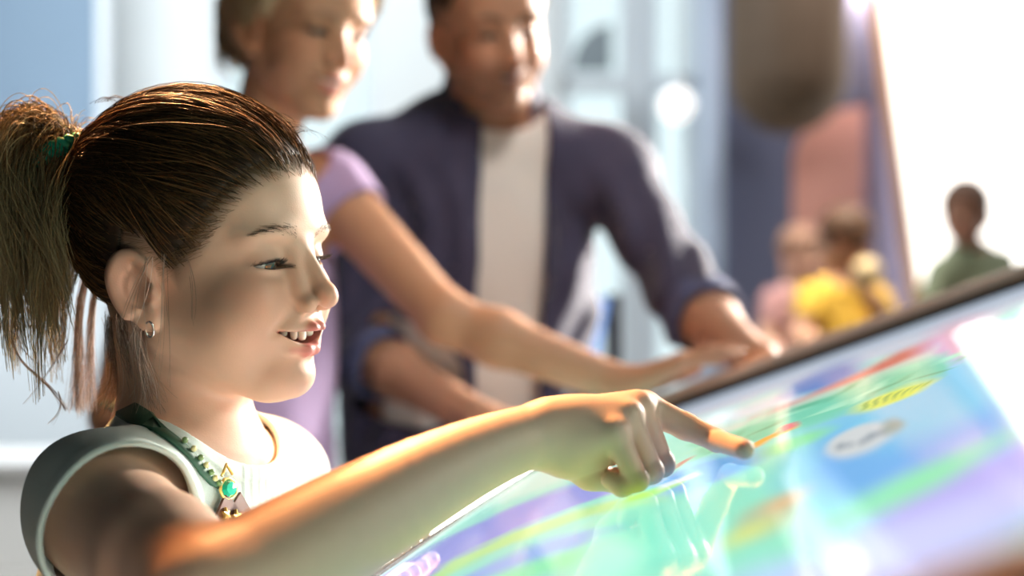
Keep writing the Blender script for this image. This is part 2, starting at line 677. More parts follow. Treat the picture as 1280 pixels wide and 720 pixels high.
# ------------------------------------------------------------------ materials of people
M_SKIN = mat('skin', (.6, .4, .3), rough=.48, attr='Tint', sss=.12, sssscale=.006, noise=.05, nscale=90, spec=.4, bump=.08, bscale=900)
M_SKINA = mat('skin_adult', (.6, .4, .3), rough=.5, attr='Tint', sss=.15, sssscale=.006, noise=.05, nscale=90, spec=.4)
M_EYE = mat('eye', (1, 1, 1), rough=.08, attr='Tint', spec=.6, coat=.6)
M_TOOTH = mat('tooth', (.80, .76, .66), rough=.25, noise=.04, nscale=300, sss=.1, sssscale=.002)
M_HAIR = mat('hair_brown', (.1, .06, .03), rough=.5, attr='Tint', spec=.22)
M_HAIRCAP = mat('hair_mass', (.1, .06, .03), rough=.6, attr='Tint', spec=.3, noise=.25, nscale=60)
M_LASH = mat('lashes', (.015, .01, .008), rough=.5, noise=.1)
M_SHIRT = mat('shirt_mint', (.54, .67, .62), rough=.8, noise=.04, nscale=300, bump=.2, bscale=1500, sheen=.2)
M_SILVER = mat('silver', (.8, .78, .75), rough=.2, metal=1, noise=.03)
M_GOLD = mat('gilt', (.80, .55, .16), rough=.3, metal=.8, noise=.1)
M_TIE = mat('hair_tie_green', (.02, .52, .32), rough=.5, noise=.2, nscale=200)
M_STRAP = mat('strap_green', (.030, .10, .060), rough=.6, noise=.2, nscale=300)
M_BEAD = mat('bead_pale', (.75, .70, .35), rough=.3, noise=.1)
M_BEADG = mat('bead_green', (.18, .30, .12), rough=.3, noise=.1)
M_GEM = mat('stone_green', (.02, .45, .28), rough=.08, noise=.1, coat=1)
M_PLATE = mat('plate_brown', (.10, .035, .015), rough=.4, noise=.2, nscale=400)
M_LEATHER = mat('shoe_canvas', (.25, .22, .2), rough=.7, noise=.1)

# ------------------------------------------------------------------ the girl
G_YAW = -25
GO = dict(open=1.0, lid=.0027, gaze=-.0030, scalp=(.045, .026, .014), brow=(.10, .055, .03), browf=.24)
GM = rot(-24.5, 1.0, 5)
GT = P(257, 322, .985)
GS = A(1, 1, 1)
SK = A(.68, .45, .32)


def gl(p):
    return ((p - GT.astype(np.float32)) @ GM.astype(np.float32)) / GS.astype(np.float32)


def gw(q):
    return (np.asarray(q) * GS) @ GM.T + GT


_y = math.radians(14)
BF, BL = A(math.cos(_y), -math.sin(_y), 0), A(math.sin(_y), math.cos(_y), 0)
N0 = P(240, 560, .995)
RS = P(132, 644, .880)                   # right shoulder
LS = N0 + BL * .100 + A(0, 0, -.036) + BF * .010
RE = P(266, 744, .735)                   # right elbow
RW = P(690, 541, .868)                   # right wrist
LE = A(-.145, 1.085, .800)
TIP = on_table(932, 566, .0060)


def hand_right(q):
    """pronated hand with the index stretched out and three fingers folded"""
    mc = dict(i=P(806, 509, .896), m=P(797, 509, .884), r=P(784, 521, .870), l=P(768, 541, .857))
    f = rc(q, RW, P(708, 543, .868), .0188, .0185)
    f = smin(f, rc(q, RW * .72 + mc['i'] * .28, mc['i'], .0150, .0100), .012)
    f = smin(f, rc(q, RW, mc['m'], .0165, .0098), .010)
    f = smin(f, rc(q, RW, mc['r'], .0165, .0096), .010)
    f = smin(f, rc(q, P(702, 562, .866), mc['l'], .0150, .0092), .010)
    f = smin(f, rc(q, P(718, 566, .876), P(760, 560, .874), .0150, .011), .012)      # heel and ball of the thumb
    fing = [chain(q, [mc['i'], P(857, 533, .895), P(897, 551, .886), TIP + TN * .002], [.0098, .0083, .0069, .0056], .003),
            chain(q, [mc['m'], P(829, 584, .886) + TN * .002, P(803, 604, .886) + TN * .006, P(782, 592, .886)], [.0094, .0078, .0070, .0060], .003),
            chain(q, [mc['r'], P(816, 594, .871) + TN * .0025, P(793, 609, .872) + TN * .005, P(772, 596, .874)], [.0090, .0074, .0066, .0058], .003),
            chain(q, [mc['l'], P(797, 601, .857) + TN * .0005, P(778, 610, .858) + TN * .001, P(762, 600, .861)], [.0084, .0068, .0060, .0052], .003)]
    for d in fing:
        f = smin(f, d, .0035)
    th = chain(q, [P(705, 570, .876), P(738, 592, .882), P(770, 603, .884)], [.0120, .0095, .0070], .006)
    return smin(f, th, .003)


LHV = [on_table(488, 706), on_table(503, 697), on_table(519, 687)]


def hand_left(q):
    """the left hand hooks over the table's lower edge; only the finger ends come over it"""
    vs = [(p - C0) @ TA for p in LHV]
    vs = [vs[0] + (vs[0] - vs[1])] + vs
    pal = [T(v, -.034, -.040) for v in vs]
    w = T(vs[1], -.075, -.085)
    f = chain(q, [LE, w], [.029, .020], .01)
    for i, (v, p) in enumerate(zip(vs, pal)):
        f = smin(f, rc(q, w, p, .016, .0095), .010)
    for v, p in zip(vs, pal):
        d = chain(q, [p, T(v, -.026, .012), T(v, -.008, .0165), T(v, .006, .0105)], [.0086, .0074, .0066, .0056], .002)
        f = smin(f, d, .0015)
    th = chain(q, [w, T(vs[3] - .02, -.045, -.05), T(vs[3] - .025, -.030, -.045)], [.013, .0095, .007], .005)
    return smin(f, th, .003)


def torso_girl(q, k=0.0):
    t = A(0, 0, 1)
    c = N0 - BF * .012 - t * .15
    p = q - c.astype(np.float32)
    L = np.stack([p @ BF, p @ BL, p @ t], 1)
    f = ell(L, (0, 0, -.01), (.083 + k, .128 + k, .19 + k))
    f = smin(f, ell(L, (.012, 0, -.19), (.082 + k, .115 + k, .18 + k)), .05)
    f = smin(f, rc(q, N0 - t * .012, RS + t * .004, .038 + k, .036 + k), .03)
    f = smin(f, rc(q, N0 - t * .012, LS + t * .004, .038 + k, .036 + k), .03)
    return f


def girl_body(q):
    big = np.full(len(q), .2, np.float32)
    r = np.sqrt(((q - gw((0, 0, 0)).astype(np.float32)) ** 2).sum(1))
    m = r < .19
    h = np.maximum(r - .13, .04).astype(np.float32)
    if m.any():
        h[m] = head_sdf(gl(q[m]), GO)
    b = torso_girl(q)
    neck = chain(q, [gw((-.026, 0, -.035)), gw((-.022, 0, -.072)), N0 - BF * .006], [.046, .041, .046], .02)
    b = smin(b, neck, .025)
    # collar bones and the pit between them
    for s in (-1, 1):
        b = smin(b, rc(q, N0 + BF * .040 + BL * s * .012 - A(0, 0, .018), N0 + BF * .022 + BL * s * .085 - A(0, 0, .008), .006, .005), .012)
    arm = chain(q, [RS, RS * .45 + RE * .55, RE], [.0395, .035, .0315], .01)
    arm = smin(arm, limb(q, [RE, P(398, 678, .778), P(500, 617, .808), P(602, 567, .842), RW, P(722, 534, .878)], [.0318, .0325, .0280, .0222, .0186, .0180], 18), .010)
    arm = smin(arm, rc(q, LS, LE, .036, .029), .02)
    m = (q[:, 1] < 1.12) & (q[:, 0] > -.2)
    hd = np.full(len(q), .3, np.float32)
    if m.any():
        hd[m] = smin(hand_right(q[m]), hand_left(q[m]), .001)
    arm = smin(arm, hd, .008)
    b = smin(b, arm, .02)
    return smin(h, b, .016)


def girl_tint(V):
    c = np.tile(SK, (len(V), 1))
    q = gl(V.astype(np.float32))
    m = (np.abs(q) < .14).all(1)
    c[m] = head_tint(q[m], SK, GO)
    # knuckles, finger ends, nails
    for p, s, w in ((TIP, .009, .35), (P(800, 505, .88), .010, .25), (RE, .03, .35), (P(832, 588, .884), .01, .2)):
        g = np.exp(-((V - p) ** 2).sum(1) / (2 * s * s))[:, None] * w
        c = c * (1 - g) + SK * A(1, .66, .6) * g
    return c


def shirt_sdf(q):
    t = A(0, 0, 1)
    wr = lambda s, f1, f2: s * np.sin(f1 * q[:, 0] + 1.3 * np.sin(f2 * q[:, 2]))
    f = torso_girl(q, .0065)
    # capped sleeves
    ax = RE - RS
    ax = ax / np.linalg.norm(ax)
    sl = rc(q, RS - ax * .01 + t * .002, RS + ax * .07, .0470, .0520)
    f = smin(f, sl, .022)
    f = smin(f, rc(q, LS, LS + (LE - LS) * .3, .0440, .047), .025)
    f = f + (wr(.0010, 60, 35) + .0010 * np.sin(45 * q[:, 1] + 60 * q[:, 2] + 30 * q[:, 0]))
    # soft folds that run from the shoulder to the armpit
    f = f + .0016 * np.sin(170 * ((q - RS.astype(np.float32)) @ (BF * .8 - t * .55)) + 2) * np.exp(-((q - (RS + BF * .05 - t * .02).astype(np.float32)) ** 2).sum(1) / .0030)
    d = N0 + BF * .016 + t * .022
    p = q - d.astype(np.float32)
    L = np.stack([p @ BF, p @ BL, p @ t + .25 * (p @ BF)], 1)
    neck = ell(L, (0, 0, .006), (.056, .068, .040))
    hem = (q - (RS + ax * .034).astype(np.float32)) @ ax
    near = rc(q, RS, RS + ax * .2, .066, .066)
    # bands along the openings, small pleats under the neck band
    band = lambda x, w: np.clip((w - x) / .0012, 0, 1) * np.clip((x + .004) / .002, 0, 1)
    f = f - .0011 * band(neck, .0105)
    f = f - .0010 * band(-hem, .0120) * (near < .02)
    th = np.arctan2(L[:, 1], L[:, 0])
    f = f - .0007 * np.clip(np.sin(th * 34), 0, 1) * np.exp(-((neck - .012) / .012) ** 2) * (np.abs(th) < .7)
    sh = np.maximum(f, -(f + .0042))
    sh = smax(sh, -neck, .002)
    sh = smax(sh, -np.maximum(-hem, near), .002)
    ax2 = LE - LS
    ax2 = ax2 / np.linalg.norm(ax2)
    hem2 = (q - (LS + ax2 * .06).astype(np.float32)) @ ax2
    sh = smax(sh, -np.maximum(-hem2, rc(q, LS, LS + ax2 * .3, .062, .062)), .002)
    return smax(sh, .665 - q[:, 2], .002)


def hairpaths():
    """strands combed from the hairline back to the tie"""
    f = lambda p: scalp_sdf(p.astype(np.float32))
    K = A(-.0975, -.021, .062)
    n = 9000
    d = rng.normal(size=(n * 6, 3))
    d /= np.linalg.norm(d, axis=1)[:, None]
    p = d * .09 + A(0, 0, .03)
    for _ in range(8):
        e = 1e-3
        G = np.stack([(f(p + e * np.eye(3)[i]) - f(p - e * np.eye(3)[i])) / (2 * e) for i in range(3)], 1)
        p = p - f(p)[:, None] * G / ((G * G).sum(1, keepdims=True) + 1e-6)
    hl = hairline(p)
    ok = (hl > rng.random(len(p)) * .006 - .001) & ~((p[:, 2] < .016) & (p[:, 0] > -.02) & (p[:, 0] < .016))
    # denser along the hairline and on the near side
    p = p[ok][:n]
    n = len(p)
    k = 20
    t = np.linspace(0, 1, k)
    K = K + rng.normal(size=(n, 1, 3)) * A(.004, .007, .009)
    path = p[:, None] * (1 - t[None, :, None]) + K * t[None, :, None]
    # side hair sags before it turns up to the tie
    low = np.clip((.055 - p[:, 2]) / .1, 0, 1)[:, None] * np.clip((-.02 - p[:, 0:1]) / .03, 0, 1)
    path[:, :, 2] -= low * .016 * np.sin(np.pi * t)[None] ** 1.2
    # hair of the temples passes above the ear
    over = np.clip((.040 - p[:, 2:3]) / .03, 0, 1.4) * np.clip((p[:, 0:1] + .025) / .02, 0, 1)
    path[:, :, 2] += over * .026 * np.sin(np.pi * np.clip(t * 1.25, 0, 1))[None]
    off = (.0012 + .0058 * rng.random((n, 1)) ** 1.0) * (np.clip(t * 5, 0, 1) ** .7)[None] + .0012 * np.sin(t[None] * (4 + 5 * rng.random((n, 1))) + 6.28 * rng.random((n, 1)))
    clump = .0034 * np.sin(p[:, 1:2] * 210 + 2 * np.sin(p[:, 0:1] * 70)) + .0012 * np.sin(p[:, 1:2] * 560)
    off = off + np.clip((p[:, 2:3] - .03) / .04, .25, 1) * np.maximum(clump, -.0015) * np.sin(np.pi * t)[None]
    flat = path.reshape(-1, 3)
    for _ in range(4):
        e = 1e-3
        G = np.stack([(f(flat + e * np.eye(3)[i]) - f(flat - e * np.eye(3)[i])) / (2 * e) for i in range(3)], 1)
        flat = flat - (f(flat) - off.ravel())[:, None] * G / ((G * G).sum(1, keepdims=True) + 1e-6)
    mix = (np.clip((t - .80) / .2, 0, 1) ** 1.5)[None, :, None]
    path = flat.reshape(n, k, 3) * (1 - mix) + path * mix
    return path


def bez(P4, t):
    P4 = np.asarray(P4)
    t = t[:, None]
    return ((1 - t) ** 3) * P4[0] + 3 * ((1 - t) ** 2) * t * P4[1] + 3 * (1 - t) * t * t * P4[2] + t ** 3 * P4[3]


def tail_paths(n=44):
    K = gw((-.0975, -.021, .062))
    out = []
    t = np.linspace(0, 1, 28)
    for i in range(n):
        a = (i + rng.random()) / n          # 0 = outermost lock of the arc, 1 = innermost, next to the nape
        x1 = 46 + 52 * a + rng.normal() * 6
        y1 = 84 + 80 * a + rng.normal() * 7
        x2 = -46 + 120 * a + rng.normal() * 10
        y2 = 150 + 66 * a + rng.normal() * 18
        x3 = 2 + 98 * (a * .7 + .3 * rng.random()) + rng.normal() * 6
        y3 = 335 + 125 * rng.random() + 15 * a
        if rng.random() < .12:
            y3 += 40
        dd = .985 + .020 * rng.normal()
        P4 = [K, P(x1, y1, 1.00 + .3 * (dd - .985)), P(x2, y2, dd), P(x3, y3, dd + .01 * rng.normal())]
        ph, am, fq = rng.random() * 6.28, .0045 + .0050 * rng.random(), 6 + 5 * rng.random()
        wv = (am * np.sin(fq * t + ph) * t)[:, None] * A(1, .4, .2)
        for j in range(46 + int(30 * rng.random())):
            e = rng.normal(size=3) * A(.0050, .0070, .0050)
            w = (.25 + 1.0 * np.sin(np.pi * np.clip(t * 1.02, 0, 1)) ** .8 + .25 * t * rng.random())[:, None]
            L = .80 + .22 * rng.random()
            c = bez(P4, t * L) + e * w + wv + (.0008 * np.sin(9 * t + 6.28 * rng.random()) * t)[:, None] * A(1, .5, 0)
            out.append(c)
    # short stubs that stand up from the knot
    for i in range(150):
        e = A(-.018 + .03 * rng.normal() * .6, rng.normal() * .012, .026 + .012 * rng.random())
        if rng.random() < .45:
            e = A(.020, rng.normal() * .01, .016) * (.5 + .7 * rng.random())
        K2 = K + A(0, 0, .004)
        out.append(bez([K2 + rng.normal(size=3) * .004, K2 + A(0, 0, .018), K2 + A(0, 0, .022) + e * .5, K2 + e], t))
    return np.array(out)


def wisp_paths():
    t = np.linspace(0, 1, 26)
    out = []

    def add(pts, n, spread, d=.975):
        for _ in range(n):
            j = rng.normal(size=(4, 2)) * spread * np.array([[.35], [.7], [1], [1.3]])
            out.append(bez([P(x + j[i, 0], y + j[i, 1] * .6, d + .006 * rng.normal()) for i, (x, y) in enumerate(pts)], t))
    # long lock that curls away from the tail and a few crossing strands
    add([(14, 400), (14, 470), (50, 455), (82, 512)], 26, 2.2)
    add([(72, 490), (80, 505), (74, 520), (62, 530)], 6, 2)
    add([(85, 425), (70, 450), (52, 480), (28, 505)], 3, 1.5)
    add([(26, 432), (36, 446), (46, 456), (60, 459)], 3, 1.5)
    add([(50, 400), (40, 415), (28, 430), (24, 440)], 4, 3)
    # the lock behind the neck
    add([(112, 330), (92, 385), (100, 440), (97, 512)], 150, 6, 1.02)
    add([(120, 360), (108, 420), (116, 455), (110, 508)], 90, 6, 1.015)
    # fine hair of the nape
    add([(140, 396), (135, 440), (158, 470), (138, 508)], 110, 11, .985)
    add([(150, 395), (152, 430), (172, 470), (180, 505)], 110, 11, .965)
    add([(172, 400), (172, 440), (188, 470), (192, 512)], 60, 10, .935)
    # loose hair before the ear
    add([(208, 318), (202, 360), (209, 410), (197, 482)], 5, 7, .918)
    add([(188, 322), (176, 350), (160, 385), (168, 425)], 7, 10, .905)
    add([(232, 318), (245, 350), (241, 385), (246, 402)], 3, 6, .915)
    return np.array(out)


def baby_hair(n=1500):
    """short fine hair along the hairline, swept back"""
    f = lambda p: scalp_sdf(p.astype(np.float32))
    d = rng.normal(size=(n * 30, 3))
    d /= np.linalg.norm(d, axis=1)[:, None]
    p = d * .09 + A(0, 0, .03)

    def push(p, off):
        e = 1e-3
        G = np.stack([(f(p + e * np.eye(3)[i]) - f(p - e * np.eye(3)[i])) / (2 * e) for i in range(3)], 1)
        return p - (f(p) - off)[:, None] * G / ((G * G).sum(1, keepdims=True) + 1e-6)
    for _ in range(6):
        p = push(p, 0)
    h = hairline(p)
    p = p[(h > -.007) & (h < .006) & (p[:, 0] > -.005)][:n]
    K = A(-.0975, -.021, .062)
    v = K - p
    v /= np.linalg.norm(v, axis=1)[:, None]
    v += rng.normal(size=v.shape) * .16 - np.clip((.035 - p[:, 2:3]) / .06, 0, .7) * A(0, 0, 1)
    t = np.linspace(0, 1, 9)
    Ls = (.016 + .022 * rng.random((len(p), 1, 1)))
    path = p[:, None] + v[:, None] * Ls * t[None, :, None]
    flat = path.reshape(-1, 3)
    off = np.broadcast_to(-.0004 + .0036 * t[None] * rng.random((len(p), 1)), path.shape[:2]).ravel()
    for _ in range(4):
        flat = push(flat, off)
    return gw(flat).reshape(path.shape)


def flyaway_paths():
    t = np.linspace(0, 1, 26)
    out = []
    for _ in range(110):
        x = 110 + 260 * rng.random()
        y = 122 - 10 * math.sin((x - 110) / 260 * 3.14) + (max(0, x - 270) * .42)
        l = 18 + 30 * rng.random()
        out.append(bez([P(x, y + 8, .985), P(x + l * .3, y - 2, .985), P(x + l * .7, y - 3 + 4 * rng.random(), .985), P(x + l, y + l * .30 - 2 + 6 * rng.random(), .985)], t))
    return np.array(out)


def hair_col(n, per, lo=(.026, .013, .006), hi=(.23, .115, .045)):
    w = rng.random((n, 1)) ** 1.8
    c = A(*lo) * (1 - w) + A(*hi) * w
    return np.repeat(c, per, 0)


def necklace(r):
    both = lambda p: np.minimum(shirt_sdf(p), girl_body(p))

    def on(px, py, lift=.0022):
        p = trace(both, px, py, .78, 1.2)
        e = 1.5e-3
        g = A(*[float(both((p + e * np.eye(3)[i])[None].astype(np.float32))[0] - both((p - e * np.eye(3)[i])[None].astype(np.float32))[0]) for i in range(3)])
        g /= np.linalg.norm(g) + 1e-9
        return p + g * lift, g
    nk = root('necklace', (0, 0, 0), '', '')
    for k in ('label', 'category'):
        del nk[k]
    nk.parent = r
    pc = on(278, 606)[0]
    nk.location = Vector(pc - parent_world(r))
    row = [(126, 504), (142, 507), (160, 514), (180, 526), (200, 541), (218, 554), (236, 570), (250, 588), (262, 600), (272, 606)]
    pts = [on(*p) for p in row]
    V, Q = [], []
    for i, (p, g) in enumerate(pts):
        d = pts[min(i + 1, len(pts) - 1)][0] - pts[max(i - 1, 0)][0]
        d /= np.linalg.norm(d)
        s = np.cross(d, g)
        wd = .0100 - .0068 * i / 9
        V += [p + s * wd - g * .0012, p + s * wd * .8 + g * .0010, p - s * wd * .8 + g * .0010, p - s * wd - g * .0012]
        if i:
            b = 4 * i
            Q += [[b - 4 + j, b - 4 + (j + 1) % 4, b + (j + 1) % 4, b + j] for j in range(4)]
    mb = MB()
    mb.add(V, Q)
    mb.build('strap', M_STRAP, nk, smooth=True)
    row = [(226, 556), (236, 566), (244, 576), (251, 584), (257, 592), (262, 599), (267, 605)]
    for i, p in enumerate(row):
        c, g = on(*p, lift=.0045)
        V = [(.0021 * math.sin(t), .0021 * math.cos(t)) for t in np.linspace(.02, 3.12, 9)]
        MB().lathe(c, V, 12).build('bead', M_BEAD if i % 2 else M_BEADG, nk, smooth=True)
    # a green stone in a gilt setting, two brown diamond plates with gilt shapes below it
    c, g = on(278, 612, .004)
    v = A(0, 0, 1) - g * g[2]
    v /= np.linalg.norm(v)
    h = np.cross(v, g)
    ax = np.array([h, v, g])
    R = lambda m: m
    gem = MB()
    ring = [(math.cos(t) * .0080, math.sin(t) * .0062) for t in np.linspace(0, 2 * np.pi, 11)[:-1]]
    V = [A(x, y, 0) @ ax + c for x, y in ring] + [A(x * .7, y * .7, .0035) @ ax + c for x, y in ring] + [A(0, 0, .0040) @ ax + c]
    Q = [[i, (i + 1) % 10, 10 + (i + 1) % 10, 10 + i] for i in range(10)] + [[10 + i, 10 + (i + 1) % 10, 20, 20] for i in range(10)]
    gem.add(V, Q)
    gem.build('green_stone', M_GEM, nk)
    st = MB().tube([A(x * 1.12, y * 1.12, .0006) @ ax + c for x, y in ring + ring[:1]], .0011, 8, cap=False)
    st.tube([A(-.006, .009, .001) @ ax + c, A(0, .016, .0015) @ ax + c, A(.006, .009, .001) @ ax + c], .0010, 8)
    st.build('setting', M_GOLD, nk, smooth=True)
    for (dx, dy, s, an) in ((-.004, -.0200, .0130, .75), (.0100, -.0165, .0095, .6)):
        cc = A(dx, dy, .0005) @ ax + c
        rr = np.array([[math.cos(an), math.sin(an), 0], [-math.sin(an), math.cos(an), 0], [0, 0, 1]]) @ ax
        MB().obox(cc, rr, (s, s, .0011), .0004).build('brown_plate', M_PLATE, nk)
    for (dx, dy, s) in ((.002, -.0200, .0052), (-.009, -.016, .004)):
        cc = A(dx, dy, .0028) @ ax + c
        V = [A(math.cos(t) * s * (1 if i % 2 else .55), math.sin(t) * s * (1.2 if i % 2 else .6), z) @ ax + cc for z in (-.001, .001) for i, t in enumerate(np.linspace(0, 2 * np.pi, 13)[:-1])]
        mb = MB()
        mb.add(V + [A(0, 0, .0016) @ ax + cc], [[i, (i + 1) % 12, 12 + (i + 1) % 12, 12 + i] for i in range(12)] + [[12 + i, 12 + (i + 1) % 12, 24, 24] for i in range(12)])
        mb.build('gilt_ornament', M_GOLD, nk)


def build_girl(full=True, body=True):
    r = root('person', (GT[0] - .02, GT[1], 0), 'smiling girl with a brown ponytail and pale mint top, pointing at the screen', 'person')
    V, Q = surface(girl_body, (-.46, .62, .64), (.19, 1.24, 1.28), .00125 if full else .0022)
    print('girl verts', len(V))
    np_mesh('body', V, Q, M_SKIN, r, girl_tint(V))
    gz = A(.80, 0, -.42)
    for s in (-1, 1):
        g = GM.T @ (TIP - gw(EYE * A(1, s, 1)))
        eye_mesh('eye', GM, GT, GS, s, g, M_EYE, r)
        lp = gw(lash_paths(s, GO).reshape(-1, 3)).reshape(-1, 6, 3)
        np_mesh('eyelashes', *strands(lp, .00022, .3), M_LASH, r)
    bp = brow_paths(GO)
    V, Q = strands(gw(bp.reshape(-1, 3)).reshape(bp.shape), .00013, .3)
    np_mesh('eyebrows', V, Q, M_HAIR, r, hair_col(len(bp), 12, (.05, .025, .012), (.12, .07, .035)))
    teeth_mesh('teeth', GM, GT, GS, M_TOOTH, r)
    # hair
    if full is not None:
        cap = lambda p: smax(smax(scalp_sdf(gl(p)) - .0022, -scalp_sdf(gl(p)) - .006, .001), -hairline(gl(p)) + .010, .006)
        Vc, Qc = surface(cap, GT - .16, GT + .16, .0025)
        hp = hairpaths()
        hp = gw(hp.reshape(-1, 3)).reshape(hp.shape)
        Vs, Qs = strands(hp, .00026 + .00012 * rng.random(len(hp)), .7)
        cs = hair_col(len(hp), hp.shape[1] * 3)
        o = np_mesh('hair', Vs, Qs, M_HAIR, r, cs)
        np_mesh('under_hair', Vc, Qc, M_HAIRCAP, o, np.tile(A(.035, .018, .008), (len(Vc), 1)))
        tp = tail_paths()
        Vs, Qs = strands(tp, .00032 + .00016 * rng.random(len(tp)), .45)
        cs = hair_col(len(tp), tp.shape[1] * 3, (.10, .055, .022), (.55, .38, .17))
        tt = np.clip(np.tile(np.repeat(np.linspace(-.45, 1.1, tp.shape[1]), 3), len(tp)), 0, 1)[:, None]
        cs = cs * (1 - .75 * tt) + .75 * tt * (A(.62, .50, .28) * (.55 + .45 * cs[:, :1] / .55))  # lighter tips stand in for ambient light falling on the tail
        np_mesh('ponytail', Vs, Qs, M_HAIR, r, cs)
        wp = wisp_paths()
        Vs, Qs = strands(wp, .00014 + .00010 * rng.random(len(wp)), .4)
        np_mesh('loose_hair', Vs, Qs, M_HAIR, r, hair_col(len(wp), wp.shape[1] * 3, (.22, .15, .11), (.74, .60, .50)))  # pale strand colour stands in for backlight through the loose hair
        wp = baby_hair()
        np_mesh('hairline_down', *strands(wp, .00014, .4), M_HAIR, o, hair_col(len(wp), wp.shape[1] * 3, (.10, .055, .025), (.36, .22, .11)))
        wp = flyaway_paths()
        np_mesh('flyaway_hair', *strands(wp, .00018, .4), M_HAIR, r, hair_col(len(wp), wp.shape[1] * 3))
    # ring in the ear
    up, bk = A(-.22, 0, .975), A(-.975, 0, -.22) * math.cos(.5) + A(0, 1, 0) * math.sin(.5)
    e = A(.004, .064, -.0145) + bk * (.0125 - .006) + up * -.0282 + A(.001, .0028, 0)
    e[1] *= -1
    c = gw(e)
    a = np.linspace(0, 2 * np.pi, 25)
    MB().tube([c + A(.6, -.1, 0) * .0046 * math.sin(x) + A(0, -.35, .95) * .0052 * math.cos(x) for x in a], .0008, 8, cap=False).build('earring', M_SILVER, r, smooth=True)
    # green tie round the root of the tail
    K = gw((-.0975, -.021, .062))
    ax = P(52, 120, 1.0) - K
    ax /= np.linalg.norm(ax)
    u = np.cross(ax, A(0, 1, 0))
    u /= np.linalg.norm(u)
    w = np.cross(ax, u)
    tie = MB()
    for ph in (0, 2.1, 4.2):
        tie.tube([K + ax * (.012 + .0045 * math.sin(9 * x + ph)) + (.0255 + .0026 * math.cos(11 * x + ph)) * (u * math.cos(x) + w * math.sin(x)) for x in np.linspace(0, 2 * np.pi, 90)], .0036, 8, cap=False)
    tie.build('hair_tie', M_TIE, r, smooth=True)
    necklace(r)
    # clothes
    V, Q = surface(shirt_sdf, (-.46, .70, .64), (.02, 1.26, 1.10), (.0018 if full else .0024), slack=2.2)
    np_mesh('shirt', V, Q, M_SHIRT, r)
    return r
# ------------------------------------------------------------------ grown people
def flat_hand(q, W, d, n, sd, s=1.0, curl=.25, spread=.08, thumb=.6):
    """hand from the wrist W towards d, back of the hand facing n, thumb on the side sd"""
    d, n, sd = (A(*v) / np.linalg.norm(v) for v in (d, n, sd))
    f = None
    mcs = []
    for i, (off, L, r, fl) in enumerate(((.027, .088, .0100, .072), (.008, .092, .0102, .080), (-.011, .088, .0096, .074), (-.029, .080, .0086, .058))):
        mc = W + (d * L + sd * off + n * (.004 - .02 * (off / .03) ** 2 * .3)) * s
        mcs.append((mc, off, r, fl))
        p = rc(q, W + sd * off * .45 * s, mc, .0175 * s, .0115 * s)
        f = p if f is None else smin(f, p, .014 * s)
    for i, (mc, off, r, fl) in enumerate(mcs):
        dirv = d + sd * off / .03 * spread
        dirv = dirv / np.linalg.norm(dirv)
        pts, a = [mc], curl * (.6 + .15 * i)
        for k, seg in enumerate((.46, .30, .24)):
            v = dirv * math.cos(a) - n * math.sin(a)
            pts.append(pts[-1] + v * fl * seg * s)
            a += curl
        f = smin(f, chain(q, pts, [r * s, r * .86 * s, r * .76 * s, r * .62 * s], .003), .0025)
    t0 = W + (d * .018 + sd * .016 - n * .006) * s
    t1 = W + (d * .050 + sd * (.036 + .012 * thumb) - n * .014) * s
    t2 = W + (d * .082 + sd * (.042 + .018 * thumb) - n * .018) * s
    t3 = W + (d * .105 + sd * (.042 + .016 * thumb) - n * .020) * s
    return smin(f, chain(q, [t0, t1, t2, t3], [.0165 * s, .0125 * s, .0105 * s, .0082 * s], .004), .008)


def frame_of(yaw):
    y = math.radians(yaw)
    return A(math.cos(y), math.sin(y), 0), A(-math.sin(y), math.cos(y), 0)


